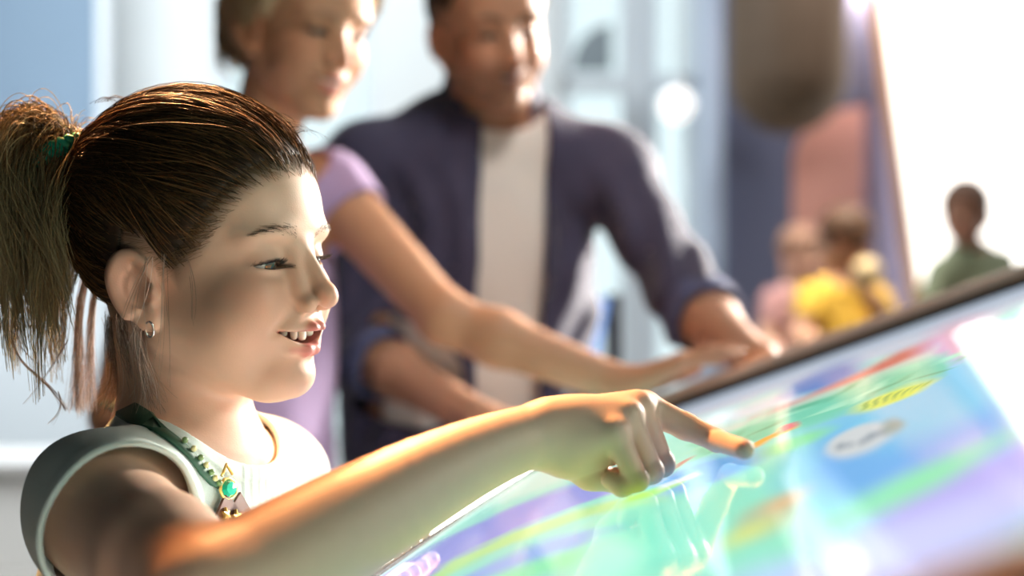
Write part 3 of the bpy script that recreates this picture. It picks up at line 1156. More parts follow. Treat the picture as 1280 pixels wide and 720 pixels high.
class Figure:
    """a posed grown person: joints -> body, clothes, hair as distance fields"""

    def __init__(s, **k):
        s.__dict__.update(k)
        s.F, s.L = frame_of(s.yaw)
        s.M = rot(*s.head)
        s.M32, s.S = s.M.astype(np.float32), A(*s.scale)
        s.fat = getattr(s, 'fat', 1.0)

    def gl(s, p):
        return ((p - s.t.astype(np.float32)) @ s.M32) / s.S.astype(np.float32)

    def gw(s, q):
        return (np.asarray(q) * s.S) @ s.M.T + s.t

    def head_f(s, q, fn, k=None):
        return fn(s.gl(q)) * float(s.S.min())

    def torso(s, q, k=0.0):
        z = A(0, 0, 1)
        hip = s.hip
        ax = s.N - hip
        LL = np.linalg.norm(ax)
        ax = ax / LL
        fw = s.F - ax * (s.F @ ax)
        fw /= np.linalg.norm(fw)
        lf = np.cross(ax, fw)
        p = q - s.N.astype(np.float32)
        L = np.stack([p @ fw, p @ lf, p @ ax], 1)
        w, g = s.width, s.fat
        f = ell(L, (-.005, 0, -.20), (.105 * g + k, w * .80 + k, .23 + k))
        f = smin(f, ell(L, (.005, 0, -.36), (.098 * g + k, w * .68 + k, .22 + k)), .06)
        f = smin(f, ell(L, (0, 0, -.50), (.115 * g + k, w * .80 + k, .16 + k)), .06)
        if getattr(s, 'bust', 0):
            f = smin(f, ell(np.stack([L[:, 0], np.abs(L[:, 1]), L[:, 2]], 1), (.080, .070, -.23), (.055 + k, .062 + k, .060 + k)), .05)
        for S in (s.RS, s.LS):
            f = smin(f, rc(q, s.N - ax * .035, S, .055 + k, .047 * g + k), .045)
        return f

    def arm(s, q, S, E, W, k=0.0, upto=1.0):
        g = s.fat
        f = rc(q, S, E, .050 * g + k, .038 * g + k)
        return smin(f, chain(q, [E, E * .7 + W * .3, W], [.038 * g + k, .039 * g + k, .027 * g + k], .02), .02)

    def body(s, q):
        o = s.o
        r = np.sqrt(((q - s.t.astype(np.float32)) ** 2).sum(1))
        R = .17 * s.S.max()
        h = np.maximum(r - R * .75, R * .25).astype(np.float32)
        m = r < R
        if m.any():
            h[m] = head_sdf(s.gl(q[m]), o) * float(s.S.min())
        b = s.torso(q)
        b = smin(b, chain(q, [s.gw((-.028, 0, -.03)), s.gw((-.022, 0, -.075)), s.N], [.054 * s.fat, .050 * s.fat, .056 * s.fat], .02), .03)
        for (S, E, W) in ((s.RS, s.RE, s.RW), (s.LS, s.LE, s.LW)):
            b = smin(b, s.arm(q, S, E, W), .03)
        for hd in s.hands:
            m = ((q - hd[0].astype(np.float32)) ** 2).sum(1) < .24 ** 2
            d = np.full(len(q), .2, np.float32)
            if m.any():
                d[m] = flat_hand(q[m], *hd[:4], **hd[4])
            b = smin(b, d, .02)
        return smin(h, b, .02)

    def tint(s, V):
        c = np.tile(s.skin, (len(V), 1)).astype(float)
        q = s.gl(V.astype(np.float32))
        m = (np.abs(q) < .14).all(1)
        c[m] = head_tint(q[m], s.skin, s.o)
        return c

    def bounds(s, pad=.16):
        pts = [s.t, s.N, s.RS, s.LS, s.RE, s.LE, s.RW, s.LW, s.hip] + [h[0] + A(*h[1]) / np.linalg.norm(h[1]) * .1 for h in s.hands]
        pts = np.array(pts)
        return pts.min(0) - pad, pts.max(0) + pad

    def build(s, r, h):
        lo, hi = s.bounds()
        V, Q = surface(s.body, lo, hi, h)
        np_mesh('body', V, Q, M_SKINA, r, s.tint(V))
        if getattr(s, 'face', True):
            for sd in (-1, 1):
                g = s.M.T @ (s.look - s.gw(EYE * A(1, sd, 1)))
                eye_mesh('eye', s.M, s.t, s.S, sd, g, M_EYE, r, getattr(s, 'iris', (.05, .04, .03)))
                lp = s.gw(lash_paths(sd, s.o).reshape(-1, 3)).reshape(-1, 6, 3)
                np_mesh('eyelashes', *strands(lp, .0003, .3), M_LASH, r)
            teeth_mesh('teeth', s.M, s.t, s.S, M_TOOTH, r, gap=False)
        return r

    def garment(s, name, fn, m, r, h, pad=.2, thick=.005):
        lo, hi = s.bounds(pad)
        V, Q = surface(fn, lo, hi, h, slack=2.2)
        return np_mesh(name, V, Q, m, r)

    def legs(s, r, m_t, m_s, top=0.0, stance=.10):
        """trousers and shoes down to the floor"""
        hip = A(s.hip[0], s.hip[1], 0)
        H = s.hip[2]
        foot = [hip + s.L * sd * stance + s.F * (.05 * sd) for sd in (-1, 1)]

        def tr(q):
            p = q - s.hip.astype(np.float32)
            L = np.stack([p @ s.F, p @ s.L, p[:, 2]], 1)
            f = ell(L, (0, 0, -.02), (.118 * s.fat, s.width * .84, .15))
            for sd, ft in zip((-1, 1), foot):
                k = H / .9
                f = smin(f, chain(q, [s.hip + s.L * sd * .085 * k - A(0, 0, .06 * k), ft * .5 + s.hip * .5 + s.L * sd * .02 - A(0, 0, .0), ft + A(0, 0, .06)], [.092 * k, .068 * k, .052 * k], .03), .04)
            f = f + .002 * np.sin(40 * q[:, 2] + 8 * q[:, 0])
            return smax(f, q[:, 2] - (H + top), .01)
        lo, hi = A(*(hip - .3)), A(*(hip + .3))
        lo[2], hi[2] = 0, H + .2
        V, Q = surface(tr, lo, hi, .012)
        np_mesh('trousers', V, Q, m_t, r)
        for ft in foot:
            def sh(q):
                p = q - ft.astype(np.float32)
                L = np.stack([p @ s.F, p @ s.L, p[:, 2]], 1)
                f = smin(ell(L, (.06, 0, .038), (.125, .046, .040)), ell(L, (-.02, 0, .055), (.055, .042, .055)), .02)
                return smax(f, .004 - q[:, 2], .004)
            V, Q = surface(sh, ft - .22, ft + A(.22, .22, .16), .008)
            np_mesh('shoe', V, Q, m_s, r)


def cap_hair(fig, fn, name, m, r, col, h=.004, thick=.010, low=.008):
    """a mass of hair over the scalp wherever fn (head frame) is positive"""
    def f(p):
        q = fig.gl(p)
        d = scalp_sdf(q)
        return smax(smax(d - thick, -d - low, .002), -fn(q), .008) * float(fig.S.min())
    V, Q = surface(f, fig.t - .2, fig.t + .2, h)
    return np_mesh(name, V, Q, m, r, np.tile(A(*col), (len(V), 1)))


def comb(fig, K, n, fn, lo, hi, r0, lift=.006, sag=.01, k=14):
    """strands from all over the scalp to the knot K (head frame)"""
    f = lambda p: scalp_sdf(p.astype(np.float32))
    d = rng.normal(size=(n * 8, 3))
    d /= np.linalg.norm(d, axis=1)[:, None]
    p = d * .09 + A(0, 0, .03)

    def push(p, off):
        e = 1e-3
        G = np.stack([(f(p + e * np.eye(3)[i]) - f(p - e * np.eye(3)[i])) / (2 * e) for i in range(3)], 1)
        return p - (f(p) - off)[:, None] * G / ((G * G).sum(1, keepdims=True) + 1e-6)
    for _ in range(6):
        p = push(p, np.zeros(len(p)))
    p = p[fn(p) > 0][:n]
    n = len(p)
    t = np.linspace(0, 1, k)
    path = p[:, None] * (1 - t[None, :, None]) + (A(*K) + rng.normal(size=(n, 1, 3)) * .008) * t[None, :, None]
    path[:, :, 2] -= sag * np.sin(np.pi * t)[None]
    off = .004 + lift * rng.random((n, 1)) * np.clip(t * 4, 0, 1)[None] + .004
    flat = path.reshape(-1, 3)
    for _ in range(4):
        flat = push(flat, np.broadcast_to(off, (n, k)).ravel())
    return fig.gw(flat).reshape(n, k, 3)


def build_woman():
    t = A(-.2726, 1.88, CAMZ + .3914) + A(-.004, 0, .004)
    w = Figure(head=(-47, 19, 0), scale=(1.12, 1.12, 1.22), t=t, yaw=-38, width=.165, fat=.90, bust=0,
               N=P(314, 205, 1.93), hip=P(300, 790, 2.00), RS=P(205, 262, 1.80), LS=P(412, 238, 1.99),
               RE=P(150, 520, 1.76), RW=P(250, 640, 1.60), LE=P(556, 398, 1.86), LW=P(782, 484, 1.815),
               skin=A(.58, .31, .18), o=dict(open=.75, lid=.0026, gaze=-.0024, brow=(.20, .13, .08), browf=.5, lipcol=(.55, .16, .15), jaw=.92, cheek=.96),
               look=on_table(1000, 560), hands=[])
    w.hands = [(w.LW, TU * .97 + A(0, -.02, .07), TN + A(0, -.5, 0), A(.15, 1, 0) - TU * .1, dict(curl=.20, s=.92, spread=.05)),
               (w.RW, A(.6, -.5, -.4), A(.2, -.2, 1), A(.3, .8, .2), dict(curl=.3, s=.92))]
    r = root('person', (w.hip[0], w.hip[1], 0), 'fair-haired woman in a lilac short-sleeved top resting her hand on the table edge', 'person')
    w.build(r, .0026)
    hl = lambda q: np.minimum(hairline(q) - .006 - .010 * np.clip((q[:, 0] - .02) / .04, 0, 1), .02)
    o = cap_hair(w, lambda q: hl(q), 'hair', M_HAIRCAP, r, (.44, .33, .20), thick=.012)
    K = A(-.092, 0, -.030)
    pp = comb(w, K, 3600, lambda p: hl(p) > .004, 0, 0, 0, lift=.014, sag=.006)
    V, Q = strands(pp, .0006, .7)
    np_mesh('combed_hair', V, Q, M_HAIR, o, hair_col(len(pp), 14 * 3, (.30, .20, .10), (.72, .58, .38)))
    # low knot and the hair that hangs at the nape
    cen = w.gw((-.108, .005, -.038))
    bun = []
    tt = np.linspace(0, 1, 20)
    for i in range(700):
        a0, ph = rng.random() * 6.28, rng.normal() * .5
        rad = .050 * (.75 + .3 * rng.random())
        bun.append([cen + rad * A(math.cos(a0 + 3 * x), .9 * math.sin(a0 + 3 * x), math.sin(ph + 1.2 * math.sin(3 * x))) for x in tt])
    V, Q = strands(np.array(bun), .0008, .8)
    np_mesh('hair_knot', V, Q, M_HAIR, r, hair_col(700, 60, (.28, .19, .10), (.66, .52, .34)))
    kn = lambda q: sph(q, cen, .044)
    V, Q = surface(kn, cen - .07, cen + .07, .006)
    np_mesh('knot_core', V, Q, M_HAIRCAP, o, np.tile(A(.3, .21, .12), (len(V), 1)))

    def top(q):
        f = w.torso(q, .009)
        for (S, E) in ((w.RS, w.RE), (w.LS, w.LE)):
            f = smin(f, rc(q, S, S + (E - S) * .26, .0510, .0540), .03)
        f = f + .0016 * np.sin(38 * q[:, 2] + 25 * q[:, 0]) * np.sin(30 * q[:, 1] + 14 * q[:, 0])
        sh = np.maximum(f, -(f + .0095))
        p = q - (w.N + w.F * .03 + A(0, 0, .02)).astype(np.float32)
        L = np.stack([p @ w.F, p @ w.L, p[:, 2]], 1)
        sh = smax(sh, -ell(L, (0, 0, 0), (.085, .090, .065)), .003)
        for (S, E) in ((w.RS, w.RE), (w.LS, w.LE)):
            ax = (E - S) / np.linalg.norm(E - S)
            d = (q - (S + ax * .062).astype(np.float32)) @ ax
            sh = smax(sh, -np.maximum(-d, rc(q, S, E, .075, .060)), .003)
        return smax(sh, (w.hip[2] - .06) - q[:, 2], .003)
    w.garment('top', top, mat('top_lilac', (.42, .30, .52), rough=.75, noise=.06, nscale=120, sheen=.2), r, .0048)
    w.legs(r, mat('trousers_dark', (.05, .05, .07), rough=.8, noise=.1), M_LEATHER, top=.02, stance=.09)
    return r


def build_man():
    t = A(-.0472, 2.15, CAMZ + .4418) + A(.013, 0, .004)
    m = Figure(head=(-69, 18, 8), scale=(1.16, 1.14, 1.24), t=t, yaw=-76, width=.215, fat=1.0,
               N=P(612, 140, 2.24), hip=P(574, 760, 2.36), RS=P(458, 210, 2.22), LS=P(762, 215, 2.27),
               RE=P(456, 442, 2.23), RW=P(604, 528, 2.00), LE=P(868, 384, 2.12), LW=P(944, 452, 1.915),
               skin=A(.52, .27, .165), o=dict(open=.42, lid=.0022, gaze=-.0034, brow=(.12, .07, .04), browf=1.0, stubble=(.20, .115, .075), lipcol=(.46, .20, .17), jaw=1.06, cheek=.98),
               look=on_table(960, 560), hands=[], iris=(.06, .05, .05))
    m.hands = [(m.RW, A(.85, -.62, .0), A(.1, .1, 1), A(.6, .8, 0), dict(curl=.22)),
               (m.LW, A(.22, -.10, -.97), A(.3, 1, .1), A(-.9, .3, -.1), dict(curl=.12))]
    r = root('person', (m.hip[0], m.hip[1], 0), 'man in an open navy shirt over a white T-shirt, looking down at the screen', 'person')
    m.build(r, .0028)
    hl = lambda q: np.minimum(hairline(q) - .022, .02)
    o = cap_hair(m, hl, 'hair', M_HAIRCAP, r, (.085, .052, .030), thick=.0045)
    pp = comb(m, A(-.095, 0, .06), 3000, lambda p: hl(p) > .002, 0, 0, 0, lift=.003, sag=0)
    V, Q = strands(pp[:, :6], .0006, .5)
    np_mesh('short_hair', V, Q, M_HAIR, o, hair_col(len(pp), 6 * 3, (.04, .025, .014), (.17, .10, .05)))
    ax = (m.N - m.hip) / np.linalg.norm(m.N - m.hip)
    fw = m.F - ax * (m.F @ ax)
    fw /= np.linalg.norm(fw)
    lf = np.cross(ax, fw)

    def loc(q):
        p = q - m.N.astype(np.float32)
        return np.stack([p @ fw, p @ lf, p @ ax], 1)

    def tee(q):
        f = m.torso(q, .008) + .0022 * np.sin(34 * q[:, 2] + 18 * q[:, 0]) * np.sin(22 * q[:, 0])
        sh = np.maximum(f, -(f + .0095))
        L = loc(q)
        sh = smax(sh, -ell(L, (.02, 0, .012), (.082, .082, .060)), .003)
        for S, sgn in ((m.RS, -1), (m.LS, 1)):
            sh = smax(sh, L[:, 1] * sgn - m.width * .72, .003)
        return smax(sh, (m.hip[2] - .10) - q[:, 2], .003)
    m.garment('t_shirt', tee, mat('cotton_white', (.74, .70, .66), rough=.85, noise=.04, nscale=150, sheen=.2), r, .005)

    cuts = []
    for (S, E, W) in ((m.RS, m.RE, m.RW), (m.LS, m.LE, m.LW)):
        cuts.append((S, E, W, (W - E) / np.linalg.norm(W - E)))

    def shirt(q):
        f = m.torso(q, .018) - .030 * np.clip((1.26 - q[:, 2]) / .35, 0, 1)
        for (S, E, W, d) in cuts:
            a = rc(q, S, E, .066, .056)
            a = smin(a, rc(q, E, E + d * .055, .056, .054), .02)
            f = smin(f, a, .035)
        f = f + .0030 * np.sin(30 * q[:, 2] + 22 * q[:, 0]) * np.sin(24 * q[:, 0] + 9 * q[:, 2]) + .0018 * np.sin(60 * q[:, 2] - 35 * q[:, 0])
        f = f + .0042 * np.sin(105 * q[:, 0] + 7 * np.sin(9 * q[:, 2])) * np.clip((1.36 - q[:, 2]) / .12, 0, 1)
        sh = np.maximum(f, -(f + .007))
        L = loc(q)
        sh = smax(sh, -ell(L, (.02, 0, .03), (.082, .082, .075)), .003)
        # hangs open down the front
        op = np.maximum(np.maximum(L[:, 1] - .074, -(L[:, 1] + .030)), .0 - L[:, 0])
        sh = smax(sh, -op, .004)
        for (S, E, W, d) in cuts:
            e = (q - (E + d * .040).astype(np.float32)) @ d
            sh = smax(sh, -np.maximum(-e, rc(q, E, W, .085, .060)), .003)
        return smax(sh, (m.hip[2] - .16) - q[:, 2], .003)
    M_NAVY = mat('shirt_navy', (.040, .036, .082), rough=.8, noise=.15, nscale=90, sheen=.3)
    sh = m.garment('open_shirt', shirt, M_NAVY, r, .005)

    def collar(q):
        L = loc(q)
        rr = np.sqrt((L[:, 0] * .96 + .004) ** 2 + L[:, 1] ** 2)
        flare = .074 - .22 * (L[:, 2] - .03)
        f = np.maximum(np.abs(rr - flare) - .0045, np.abs(L[:, 2] - .028 + .25 * np.maximum(L[:, 0], 0)) - .034)
        return smax(f, -np.maximum(np.abs(L[:, 1]) - .052, -(L[:, 0] - .0)), .004)
    V, Q = surface(collar, m.N - .16, m.N + .16, .005)
    np_mesh('collar', V, Q, M_NAVY, sh)
    for (S, E, W, d) in cuts:
        def cuff(q):
            f = rc(q, E + d * .022, E + d * .062, .0600, .0570)
            f = f + .0012 * np.sin(80 * (q[:, 0] + q[:, 2]))
            f = np.maximum(f, -(f + .010))
            e = (q - E.astype(np.float32)) @ d
            return smax(smax(f, .020 - e, .004), e - .064, .004)
        V, Q = surface(cuff, E - .14, E + .14, .005)
        np_mesh('rolled_cuff', V, Q, mat('cuff_blue', (.085, .095, .19), rough=.8, noise=.1, nscale=90), sh)
    m.legs(r, mat('trousers_navy', (.03, .033, .06), rough=.85, noise=.1), M_LEATHER, top=.02)
    return r


def far_person(label, yaw, head, t, N, hip, RS, LS, RE, RW, LE, LW, skin, haircol, shirtcol, longhair=False, sleeve=.55, width=.19, scale=(1.1, 1.12, 1.2), hands=(), name='person', extra=None):
    g = Figure(head=head, scale=scale, t=t, yaw=yaw, width=width, fat=.95, N=N, hip=hip, RS=RS, LS=LS, RE=RE, RW=RW, LE=LE, LW=LW, skin=A(*skin),
               o=dict(open=.3, lid=.0028, browf=.6), look=t + rot(*head) @ A(1, 0, -.2), hands=list(hands))
    r = root(name, (hip[0], hip[1], 0), label, 'person')
    g.build(r, .005)
    hl = (lambda q: np.minimum(np.where(q[:, 0] < .0, hairline(q) + .05, hairline(q)), .02)) if longhair else (lambda q: np.minimum(hairline(q), .02))
    cap_hair(g, hl, 'hair', M_HAIRCAP, r, haircol, h=.006, thick=.012)

    def sh(q):
        f = g.torso(q, .009)
        for (S, E) in ((g.RS, g.RE), (g.LS, g.LE)):
            f = smin(f, rc(q, S, S + (E - S) * sleeve, .057, .055), .03)
        f = f + .002 * np.sin(34 * q[:, 2] + 20 * q[:, 0])
        f = np.maximum(f, -(f + .008))
        p = q - (g.N + g.F * .02 + A(0, 0, .03)).astype(np.float32)
        f = smax(f, -np.sqrt((p * p).sum(1)) + .078, .003)
        for (S, E) in ((g.RS, g.RE), (g.LS, g.LE)):
            ax = (E - S) / np.linalg.norm(E - S)
            d = (q - (S + (E - S) * sleeve).astype(np.float32)) @ ax
            f = smax(f, -np.maximum(-d, rc(q, S, E, .085, .07)), .003)
        return smax(f, g.hip[2] - .08 - q[:, 2], .003)
    g.garment('shirt', sh, mat('far_shirt', shirtcol, rough=.8, noise=.08, nscale=60), r, .0085)
    g.legs(r, mat('far_trousers', (.09, .085, .09), rough=.85, noise=.1), M_LEATHER, top=.02, stance=.09)
    return r
# ------------------------------------------------------------------ touch table
def screen_colours(X):
    """what the screen shows: bands of sea greens, blues and violets, fish-like marks"""
    pal = lambda *c: np.array(lin(*c)[:3])
    n = lambda f, s: np.sin(X[:, 0] * f + s) * np.sin(X[:, 1] * f * .8 + 1.7 * s)
    px = 640 + FPX * X[:, 0] / X[:, 1]
    py = HOR - FPX * (X[:, 2] - CAMZ) / X[:, 1]
    # wobble the marks so that no edge is ruled
    wx = 5 * n(31, 1.0) + 2.5 * n(83, 2.2)
    wy = 2.5 * n(29, .4) + 1.4 * n(97, 4.0)
    px, py = px + wx, py + wy
    c = np.tile(pal(160, 228, 212), (len(X), 1))

    def mix(w, *col):
        nonlocal c
        w = np.clip(w, 0, 1)[:, None]
        c = c * (1 - w) + pal(*col) * w

    def blob(cx, cy, rx, ry, ang, col, soft=.35, k=1.0):
        a = math.radians(ang)
        dx, dy = px - cx, -(py - cy)
        u, v = dx * math.cos(a) + dy * math.sin(a), -dx * math.sin(a) + dy * math.cos(a)
        r = np.sqrt((u / rx) ** 2 + (v / ry) ** 2)
        mix(k * (1 - r) / soft + .5, *col)

    def band(pts, w, col, soft=.4, k=1.0):
        pts = np.array(pts, float)
        y = np.interp(px, pts[:, 0], pts[:, 1])
        ww = np.interp(px, pts[:, 0], w if np.ndim(w) else np.full(len(pts), w))
        e = np.minimum((px - pts[0, 0]) / 14, (pts[-1, 0] - px) / 14)
        mix(np.minimum(k * ((1 - np.abs(py - y) / ww) / soft + .3), e), *col)

    blob(1000, 660, 330, 130, 14, (140, 226, 196), .9)
    blob(1135, 548, 150, 72, 22, (104, 172, 226), .6)
    blob(1160, 500, 120, 40, 22, (112, 196, 224), .6)
    blob(1190, 640, 190, 64, 30, (178, 170, 236), .7)
    blob(1060, 712, 190, 36, 14, (178, 208, 242), .8)
    blob(1120, 690, 200, 30, 24, (196, 200, 246), .8)
    # along the far edge
    band([(820, 530), (900, 500), (1040, 452), (1200, 398), (1330, 350)], [10, 15, 16, 16, 16], (186, 198, 214))
    band([(850, 540), (930, 515), (1010, 488)], 9, (222, 226, 228), .8)
    blob(1030, 473, 52, 11, 21, (92, 126, 190), .7)
    band([(930, 528), (1000, 503), (1060, 478), (1130, 446), (1200, 420)], [4, 6, 8, 11, 14], (206, 118, 104), .7)
    blob(1195, 425, 50, 20, 25, (206, 160, 186), .9)
    band([(880, 545), (1000, 510), (1100, 474), (1180, 440)], [5, 8, 9, 10], (214, 222, 206), .8)
    band([(860, 566), (960, 535), (1080, 492), (1190, 452)], [13, 17, 17, 15], (108, 204, 166), .7)
    for k in range(14):
        x = 880 + 26 * k
        blob(x, 560 - .345 * (x - 870) + 9 * math.sin(k * 2.4), 26, 1.8, 24 + 8 * math.sin(k), (74, 176, 128) if k % 2 else (160, 226, 190), .8, .7)
    blob(1116, 496, 56, 8, 20, (196, 222, 70), .6)
    for k in range(7):
        blob(1078 + 13 * k, 508 - 4.6 * k, 9, 1.5, 40, (120, 176, 60), .8, .7)
    band([(935, 562), (958, 549), (980, 538), (1000, 530)], [2, 3.6, 3.4, 1.5], (238, 172, 50), .8)
    band([(966, 545), (985, 534), (1004, 527)], [1.5, 2.6, 1.2], (226, 76, 76), .8)
    blob(1076, 551, 47, 17, 20, (200, 206, 204), .3)
    for dx, dy, r in ((12, -4, 5), (22, -9, 3), (2, 2, 4), (-14, 6, 3), (-26, 9, 4), (31, -10, 4)):
        blob(1076 + dx, 551 + dy, r * 1.6, r * .8, 24, (128, 142, 148), .8, .8)
    blob(1118, 533, 15, 9, 24, (132, 160, 150), .8)
    blob(985, 555, 50, 8, 20, (132, 222, 150), .9)
    blob(1130, 610, 150, 15, 26, (140, 228, 176), .9)
    blob(960, 645, 46, 19, 30, (170, 196, 160), .6)
    blob(985, 626, 28, 6, 28, (226, 178, 120), .9, .7)
    blob(930, 668, 40, 7, 26, (214, 226, 120), .9, .7)
    # left part, under the hand
    blob(690, 590, 90, 14, 24, (206, 236, 220), .7)
    band([(470, 745), (560, 690), (640, 648), (720, 618), (800, 598)], [26, 21, 17, 14, 9], (152, 160, 226), .5)
    band([(500, 752), (570, 705), (640, 672), (740, 640), (840, 618)], [10, 10, 9, 8, 6], (180, 228, 152), .8)
    band([(540, 756), (620, 712), (700, 680), (790, 655)], [12, 13, 11, 7], (140, 180, 232), .8)
    band([(600, 735), (700, 700), (800, 672)], [10, 12, 9], (136, 232, 176), .9)
    blob(880, 592, 76, 15, 20, (112, 172, 222), .6)
    band([(775, 628), (812, 618), (850, 603), (880, 590)], [2.5, 5, 3, 1], (176, 236, 66), .8)
    band([(820, 612), (850, 601), (882, 588)], 3, (226, 232, 240), .8)
    band([(838, 588), (856, 577), (868, 570)], [1.5, 3.2, 1], (190, 100, 70), .8)
    blob(825, 672, 66, 44, 10, (96, 218, 196), .9)
    blob(760, 700, 40, 30, 20, (150, 236, 214), .9)
    return c


TL, TW_ = 1.475, .86


def build_table():
    r = root('touch_table', (*T(TL / 2, TW_ / 2)[:2], 0), 'large sloping touchscreen table glowing with sea greens, blues and violets', 'touch table')
    nu, nv = 420, 640
    u, v = np.meshgrid(np.linspace(0, TW_, nu), np.linspace(0, TL, nv) ** 1, indexing='ij')
    X = (C0 + TA * v.reshape(-1, 1) + TU * u.reshape(-1, 1))
    idx = np.arange(nu * nv).reshape(nu, nv)
    Q = np.stack([idx[:-1, :-1], idx[1:, :-1], idx[1:, 1:], idx[:-1, 1:]], -1).reshape(-1, 4)
    a, b, c = X[Q[0][0]], X[Q[0][1]], X[Q[0][2]]
    if np.cross(b - a, c - a) @ TN < 0:
        Q = Q[:, ::-1]
    m = mat('screen_glass', (.02, .02, .02), rough=.06, spec=.5, attr='Tint', emit='Tint', estr=SCREEN_E, coat=.35)
    nt = m.node_tree
    b_ = nt.nodes['Principled BSDF']
    for l in list(nt.links):
        if l.to_socket == b_.inputs['Base Color']:
            nt.links.remove(l)
    b_.inputs['Base Color'].default_value = (.03, .03, .035, 1)
    np_mesh('screen', X, Q, m, r, screen_colours(X))
    ax = np.array([TU, TA, TN])
    M_BLACK = mat('bezel_black', (.008, .008, .009), rough=.6, noise=.1, spec=.15)
    M_RAIL = mat('rail_tan', (.70, .50, .37), rough=.42, metal=.1, noise=.05, nscale=60)
    M_LIP = mat('lip_light', (.85, .85, .84), rough=.3, noise=.01, emit=(1, .96, .88), estr=LIP_E)

    def bar(v0, v1, u0, u1, w0, w1, bev=.002):
        return MB().obox(T((v0 + v1) / 2, (u0 + u1) / 2, (w0 + w1) / 2), ax, ((u1 - u0) / 2, (v1 - v0) / 2, (w1 - w0) / 2), bev)
    # black gasket round the glass, one bar a side
    bar(-.004, TL + .004, -.0070, -.0004, -.01, .0030, .0008).build('gasket', M_BLACK, r)
    bar(-.016, -.0004, -.0055, TW_ + .005, -.01, .0100, .001).build('gasket', M_BLACK, r)
    bar(-.004, TL + .004, TW_ + .0004, TW_ + .012, -.01, .004, .001).build('gasket', M_BLACK, r)
    bar(TL + .0004, TL + .012, -.0055, TW_ + .005, -.01, .004, .001).build('gasket', M_BLACK, r)
    bar(-.030, TL + .03, -.0160, -.0070, -.045, .005, .0028).build('light_strip', M_LIP, r)
    bar(-.062, -.016, -.0145, TW_ + .04, -.045, .0245, .004).build('far_rail', M_RAIL, r)
    bar(-.062, TL + .03, TW_ + .012, TW_ + .05, -.045, .016, .004).build('upper_rail', M_RAIL, r)
    bar(TL + .012, TL + .045, -.0145, TW_ + .04, -.045, .010, .004).build('near_rail', mat('near_rail_brown', (.22, .10, .06), rough=.5, noise=.1), r)
    bar(-.03, TL + .02, -.008, TW_ + .02, -.045, -.004, .002).build('tray', M_BLACK, r)
    # wedge stand
    V = []
    for (uu, vv) in ((.10, .25), (.10, TL - .25), (TW_ - .12, TL - .25), (TW_ - .12, .25)):
        V.append(T(vv, uu, -.045))
    base = [A(p[0], p[1], 0.02) for p in V]
    mid = np.mean(base, 0)
    base = [mid + (p - mid) * .75 for p in base]
    mb = MB()
    mb.add(V + base, [[0, 1, 2, 3], [7, 6, 5, 4], [0, 4, 5, 1], [1, 5, 6, 2], [2, 6, 7, 3], [3, 7, 4, 0]])
    mb.build('pedestal', mat('pedestal_grey', (.16, .16, .17), rough=.5, noise=.08), r)
    foot = [mid + (p - mid) * 1.25 for p in base]
    mb = MB()
    lo = [A(p[0], p[1], 0) for p in foot]
    hi = [A(p[0], p[1], .022) for p in foot]
    mb.add(hi + lo, [[0, 1, 2, 3], [7, 6, 5, 4], [0, 4, 5, 1], [1, 5, 6, 2], [2, 6, 7, 3], [3, 7, 4, 0]])
    mb.build('foot_plate', M_RAIL, r)
    return r


# ------------------------------------------------------------------ the hall
def struct(name, mb, m):
    o = mb.build(name, m)
    o['kind'] = 'structure'
    return o


BD = 8.0
bx = lambda px: (px - 640) / FPX * BD
bz = lambda py: CAMZ + (HOR - py) / FPX * BD


